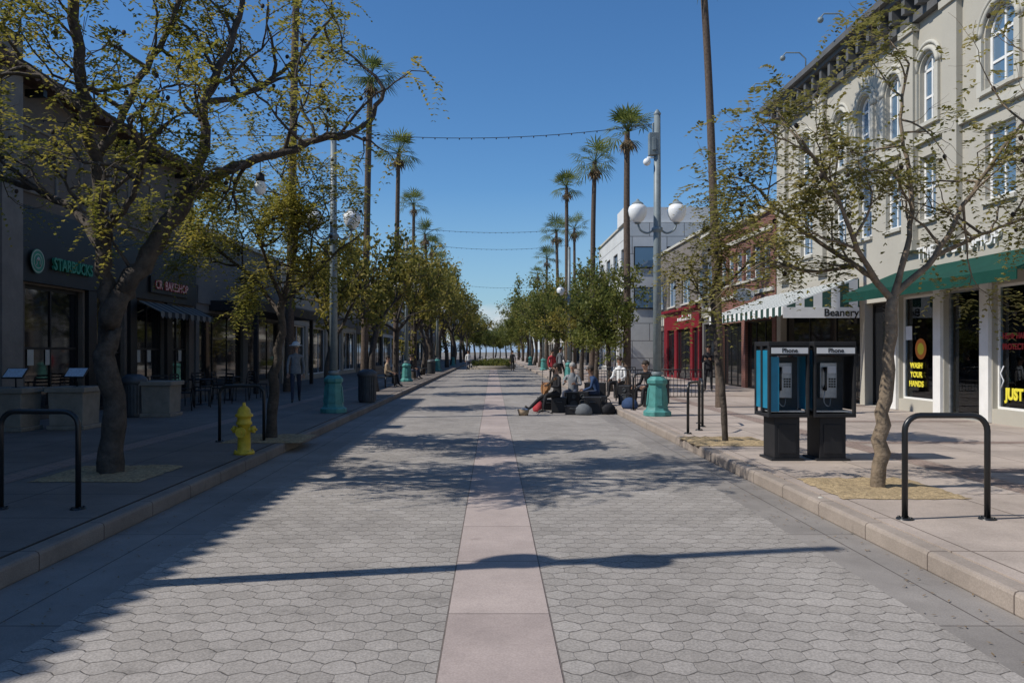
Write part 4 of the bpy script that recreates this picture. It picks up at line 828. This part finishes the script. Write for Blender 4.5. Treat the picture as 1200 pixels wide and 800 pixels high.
person('person in dark blue jacket and jeans bending forward at the right kerb beside the cases',(2.95,22.3,.0),R(-100),'sitbend','cblue','cdenim',skin='skin2')
person('person in white top seated farther back by the railing',(4.15,26,.15),R(-40),'sit','cwhite','cblack')
person('person in dark jacket bending forward on the pavement just right of the lamp post',(4.3,21.6,.15),R(-60),'sitbend','cblack','cblack')
person('standing person in red top far down the right kerb',(3.1,42,0),R(30),'stand','cred','cblack')
person('standing person in grey far down the street beside the red top',(3.75,44.5,.15),R(120),'walk','cgrey','cblack')
person('person in tan coat seated on the nearer left bench',(-4.55,34.0,.15),R(80),'sit','ctan','cblack')
person('person in dark top seated on the farther left bench',(-4.5,43.2,.15),R(80),'sit','cblack','cdenim')
person('distant walker in white in the street on the left',(-2.2,70,0),R(0),'walk','cwhite','cdenim')
person('distant walker in black near the centre hedge',(1.6,66,0),R(180),'walk','cblack','cblack')
def crate(x,y,z,w,d,h,label,m='blackmat',cat='case'):
    t=thing('equipment_case',label,cat,(x,y,z),rng.uniform(-.3,.3),'black equipment cases of the musicians'); MB().box(-w,w,-d,d,.0,h).build('shell',M[m],t,.015)
    for sx in (-1,1):
        for zz in (.0,h): MB().ball((sx*w,-d,zz+(.01 if zz==0 else -.01)),.02,n=6,m=4).build('corner_guard',M['bin'],t)
    b=MB(); b.tube([(-.08,-d-.005,h*.7),(-.07,-d-.03,h*.72),(.07,-d-.03,h*.72),(.08,-d-.005,h*.7)],.012,6); b.build('handle',M['bin'],t)
crate(1.78,21.62,0,.2,.2,.42,'black case used as a seat by the guitar player'); crate(2.3,23.05,0,.2,.2,.42,'black case used as a seat by the grey haired person'); crate(2.98,22.3,0,.2,.2,.42,'black case used as a seat by the person in dark blue')
crate(2.65,21.2,0,.22,.18,.45,'black case before the person in dark blue'); crate(2.1,20.9,0,.2,.16,.24,'low black case at the front of the musicians gear'); crate(3.0,23.4,0,.3,.25,.75,'tall black case at the back of the musicians gear')
crate(1.5,22.6,0,.22,.18,.3,'black case behind the guitar player'); crate(4.3,21.65,.15,.2,.2,.42,'black case used as a seat right of the lamp post'); crate(4.85,23.2,.15,.25,.25,.7,'tall black case on the pavement right of the lamp post')
crate(4.15,26.05,.15,.2,.2,.42,'black case used as a seat by the person near the railing')
# soft bags lying about
for i,(x,y,z,cm,lb) in enumerate(((2.35,20.75,0,'cgrey','slumped dark grey bag at the front of the musicians gear'),(1.25,22.0,0,'cred','small red bag on the road behind the guitar player'),(3.05,21.1,0,'cblack','slumped black bag by the right kerb'),(3.6,21.0,.15,'cblue','dark blue bag on the pavement before the railing'))):
    t=thing('bag',lb,'bag',(x,y,z),rng.uniform(0,3),'bags of the musicians'); b=MB(); b.lathe([(0,0),(.2,0),(.24,.06),(.22,.18),(.12,.27),(.04,.3),(0,.3)],n=12); o=b.build('bag_body',M[cm],t); o.scale=(1,.7,1); MB().tube(catmull([(-.1,0,.25),(-.07,.02,.38),(.07,.02,.38),(.1,0,.25)],4),.012,5).build('strap',M['blackmat'],t)
def speaker(x,y,z,a,label):
    t=thing('loudspeaker',label,'loudspeaker',(x,y,z),a,'black loudspeakers of the musicians'); b=MB(); b.tbox(0,0,0,.55,.17,.15,.17,.15); b.build('cabinet',M['blackmat'],t,.02)
    for zz,rr in ((.2,.11),(.42,.05)):
        b=MB(); n=18; b.add([(rr*math.cos(2*PI*i/n),-.156,zz+rr*math.sin(2*PI*i/n)) for i in range(n)]+[(0,-.152,zz)],[(i,(i+1)%n,n) for i in range(n)]); b.build('cone',M['bin'],t)
        MB().tube([(rr*math.cos(2*PI*i/n),-.158,zz+rr*math.sin(2*PI*i/n)) for i in range(n+1)],.01,5).build('cone_ring',M['bin'],t)
speaker(2.15,21.9,0,.3,'black loudspeaker between the guitar player and the grey haired person'); speaker(2.5,22.2,0,-.2,'black loudspeaker in front of the grey haired person'); speaker(3.75,22.6,.15,-.4,'black loudspeaker standing on the pavement behind the person in dark blue')
t=thing('guitar','wooden guitar held by the seated person in black','guitar',(1.42,21.52,.68),R(-70)); Mx=Matrix.Rotation(R(-20),4,'Y')
def gb(prof,y0,y1,nm,m,par):
    b=MB(); n=len(prof); b.add([Mx@Vector((x,y0,z)) for x,z in prof]+[Mx@Vector((x,y1,z)) for x,z in prof],[tuple(range(n)),tuple(range(2*n-1,n-1,-1))]+[(i,n+i,n+(i+1)%n,(i+1)%n) for i in range(n)]); return b.build(nm,m,par)
pr=[]
for i in range(28): a=2*PI*i/28; x=.24*math.cos(a); pr.append((x,math.sin(a)*(.17 if x<0 else .135)*(1-.25*math.exp(-((x-.03)/.07)**2))))
g=gb(pr,-.05,.05,'guitar_body',M['wood'],t); gb([(.2,-.025),(.72,-.02),(.72,.02),(.2,.025)],-.06,-.035,'neck',M['hair'],t)
gb([(.72,-.035),(.86,-.03),(.86,.03),(.72,.035)],-.06,-.04,'headstock',M['wood'],t)
for x,y,z,lb in ((1.3,21.1,0,'thin microphone stand in front of the guitar player'),(2.3,21.6,0,'thin microphone stand before the grey haired person'),(3.1,21.7,0,'thin microphone stand nearest the right kerb')):
    t=thing('microphone_stand',lb,'microphone stand',(x,y,z),0,'microphone stands'); b=MB()
    for k in range(3): a=k*2.1; b.tube([(0,0,.12),(.28*math.cos(a),.28*math.sin(a),0.01)],.01,5)
    b.tube([(0,0,.05),(0,0,1.15)],.01,6); b.tube([(0,0,1.15),(.2,.15,1.2)],.008,6); b.build('stand',M['black'],t); MB().ball((.22,.16,1.2),.03).build('microphone',M['steel'],t)
t=thing('tip_basket','small tan basket with white paper on the road in front of the musicians','basket',(.78,20.6,0)); b=MB(); b.lathe([(0,.01),(.12,.01),(.16,.16),(.15,.16),(.115,.03),(0,.03)],n=16); b.build('basket',M['ctan'],t); b=MB()
for k in range(4): b.mbox(Matrix.Translation((rng.uniform(-.06,.06),rng.uniform(-.06,.06),.15))@Matrix.Rotation(rng.uniform(-.6,.6),4,'X')@Matrix.Rotation(rng.uniform(0,3),4,'Z'),.07,.04,.004)
b.build('paper',M['paper'],t)
for i,(x0,x1,y) in enumerate(((3.75,5.0,24.3),(5.1,6.4,24.4),(3.7,5.0,28))):
    t=thing('railing',f'black metal cafe railing panel on the right pavement, {ORD[i]} from the left front','railing',(x0,y,.15),0,'black railing panels'); w=x1-x0; b=MB(); b.tube([(0,0,0),(0,0,.95),(w,0,.95),(w,0,0)],.022,6); b.tube([(0,0,.12),(w,0,.12)],.015,6); b.build('frame',M['black'],t)
    k=.1
    while k<w-.05: MB().tube([(k,0,.12),(k,0,.95)],.009,5).build('bar',M['black'],t); k+=.11
def bench():
    t=thing('bench','x','bench',group='dark street benches on the left'); b=MB()
    for k in range(4): b.box(-.75,.75,-.2+.1*k,-.12+.1*k,.42,.45)
    b.build('seat',M['bin'],t); b=MB()
    for k in range(3): b.box(-.75,.75,.22+.02*k,.25+.02*k,.55+.12*k,.63+.12*k)
    b.build('backrest',M['bin'],t)
    for s in (-1,1): MB().tube([(s*.65,-.2,0),(s*.65,-.18,.42),(s*.65,.2,.42),(s*.65,.28,.85)],.025,6).build('end_frame',M['black'],t); MB().tube([(s*.65,.22,0),(s*.65,.18,.42)],.025,6).build('leg',M['black'],t)
    return t
BE=bench()
for i,(y,lb) in enumerate(((34,'dark bench on the left pavement with a seated person in tan'),(43,'second dark bench on the left pavement, farther away'),(51,'third dark bench on the left pavement, empty and far'))):
    o=BE if i==0 else dup(BE); place(o,(-4.6,y,.15),R(80),lb)
for i,(x,y,w,d,lb) in enumerate(((-.2,76,2.3,1.2,'low round green hedge bed in the middle of the street'),(.4,84,2.0,1.2,'second low green hedge bed behind the first in the street middle'))):
    t=thing('hedge_bed',lb,'hedge',(x,y,0),0,'low hedge beds in the street'); b=MB(); b.lathe([(w,0),(w,.3),(w-.12,.34),(w-.2,.3),(0,.3)],n=26); b.build('stone_rim',M['concrete'],t)
    tips=[(Vector((rng.uniform(-1,1)*w*.75,rng.uniform(-1,1)*w*.75,.3+rng.random()*.45)),Vector((0,0,1))) for _ in range(200)]; npmesh('foliage',diamonds(tips,5000,np.random.default_rng(i),.07,.12),M['leafB'],t)
for i,(y,cm) in enumerate(((25.0,'cred'),(26.5,'cgreen'),(28.0,'cblue'))):
    t=thing('clothes_rack',f'rail of colourful hanging clothes under the striped awning, {ORD[i]} from the camera','clothes rack',(9.6,y,.15),0,'clothes rails'); b=MB(); b.tube([(0,-.5,0),(0,-.5,1.5),(0,.5,1.5),(0,.5,0)],.015,6)
    for s in (-1,1): b.tube([(-.22,s*.5,.02),(.22,s*.5,.02)],.015,6)
    b.build('rail',M['steel'],t)
    for k in range(8):
        yy=-.42+.12*k; b=MB(); b.hexa([(-.22,yy,.55),(.22,yy,.55),(.22,yy+.05,.55),(-.22,yy+.05,.55),(-.2,yy,1.35),(.2,yy,1.35),(.2,yy+.05,1.35),(-.2,yy+.05,1.35)]); b.hexa([(-.2,yy,1.35),(.2,yy,1.35),(.2,yy+.05,1.35),(-.2,yy+.05,1.35),(-.03,yy,1.46),(.03,yy,1.46),(.03,yy+.05,1.46),(-.03,yy+.05,1.46)]); b.build('garment',M[rng.choice([cm,'cwhite','cblack','orange','cblue','cred'])],t)
nr=np.random.default_rng(77); N=900; p=np.stack([np.where(nr.random(N)<.5,nr.uniform(-3.4,-2.7,N),nr.uniform(2.7,3.25,N)),nr.uniform(2,26,N),np.full(N,.012)],1); a=nr.uniform(0,6.28,N); u=np.stack([np.cos(a),np.sin(a),nr.uniform(-.2,.3,N)],1)*.02; v=np.stack([-np.sin(a),np.cos(a),np.zeros(N)],1)*.007
o=npmesh('fallen_leaves',np.stack([p-u,p+v,p+u,p-v],1).reshape(-1,3),M['deadleaf'],None); tag(o,'small dry fallen leaves scattered along both gutters','leaves',kind='stuff')
# ------------------------------------------------------------ light
EL=46; AZ=R(11)
v=Vector((math.cos(R(EL))*math.cos(AZ),math.cos(R(EL))*math.sin(AZ),-math.sin(R(EL))))
sl=bpy.data.lights.new('sun','SUN'); sl.energy=4.5; sl.angle=R(.53); sl.color=(1,.95,.87); so=bpy.data.objects.new('sun',sl); C.objects.link(so); so.rotation_euler=v.to_track_quat('-Z','Y').to_euler(); so.location=(-20,-5,30)
w=bpy.data.worlds.new('World'); bpy.context.scene.world=w; w.use_nodes=True; N=w.node_tree.nodes; L=w.node_tree.links; bg=N['Background']; bg.inputs['Strength'].default_value=.1
sky=N.new('ShaderNodeTexSky'); sky.sky_type='NISHITA'; sky.sun_disc=False; sky.sun_elevation=R(EL); sky.sun_rotation=math.atan2(-v.x,-v.y); sky.air_density=1.0; sky.dust_density=.2; sky.ozone_density=2.8
hs=N.new('ShaderNodeHueSaturation'); hs.inputs['Saturation'].default_value=1.15; L.new(sky.outputs[0],hs.inputs['Color'])
ti=N.new('ShaderNodeMix'); ti.data_type='RGBA'; ti.blend_type='MULTIPLY'; ti.inputs[0].default_value=1; L.new(hs.outputs[0],ti.inputs[6]); ti.inputs[7].default_value=(.8,1.03,1.2,1)
tc=N.new('ShaderNodeTexCoord'); mp=N.new('ShaderNodeMapping'); mp.inputs['Scale'].default_value=(9,9,26); nz=N.new('ShaderNodeTexNoise'); nz.inputs['Scale'].default_value=1.6; nz.inputs['Detail'].default_value=7; L.new(tc.outputs['Generated'],mp.inputs[0]); L.new(mp.outputs[0],nz.inputs['Vector'])
sp=N.new('ShaderNodeSeparateXYZ'); L.new(tc.outputs['Generated'],sp.inputs[0]); mr=N.new('ShaderNodeMapRange'); mr.inputs[1].default_value=.035; mr.inputs[2].default_value=.08; mr.inputs[3].default_value=.36; mr.inputs[4].default_value=-.25; L.new(sp.outputs[2],mr.inputs[0])
ad=N.new('ShaderNodeMath'); ad.operation='ADD'; L.new(nz.outputs['Fac'],ad.inputs[0]); L.new(mr.outputs[0],ad.inputs[1]); m2=N.new('ShaderNodeMapRange'); m2.inputs[1].default_value=.55; m2.inputs[2].default_value=.75; m2.inputs[4].default_value=.85; L.new(ad.outputs[0],m2.inputs[0])
hz=N.new('ShaderNodeMapRange'); hz.inputs[1].default_value=0; hz.inputs[2].default_value=.2; hz.inputs[3].default_value=.6; hz.inputs[4].default_value=0; L.new(sp.outputs[2],hz.inputs[0])
hm=N.new('ShaderNodeMix'); hm.data_type='RGBA'; L.new(hz.outputs[0],hm.inputs[0]); L.new(ti.outputs[2],hm.inputs[6]); hm.inputs[7].default_value=(3.0,4.7,6.4,1)
mx=N.new('ShaderNodeMix'); mx.data_type='RGBA'; L.new(m2.outputs[0],mx.inputs[0]); L.new(hm.outputs[2],mx.inputs[6]); mx.inputs[7].default_value=(6.4,6.8,7.2,1); L.new(mx.outputs[2],bg.inputs['Color'])
# ------------------------------------------------------------ camera
cam=bpy.data.cameras.new('camera'); cam.lens=28; cam.sensor_width=36; cam.shift_x=22/1200; cam.shift_y=12/1200; cam.clip_end=6000; co=bpy.data.objects.new('camera',cam); C.objects.link(co); co.location=(0,0,H); co.rotation_euler=(R(90),0,0); bpy.context.scene.camera=co
vs=bpy.context.scene.view_settings; vs.view_transform='Standard'; vs.look='None'; vs.exposure=0
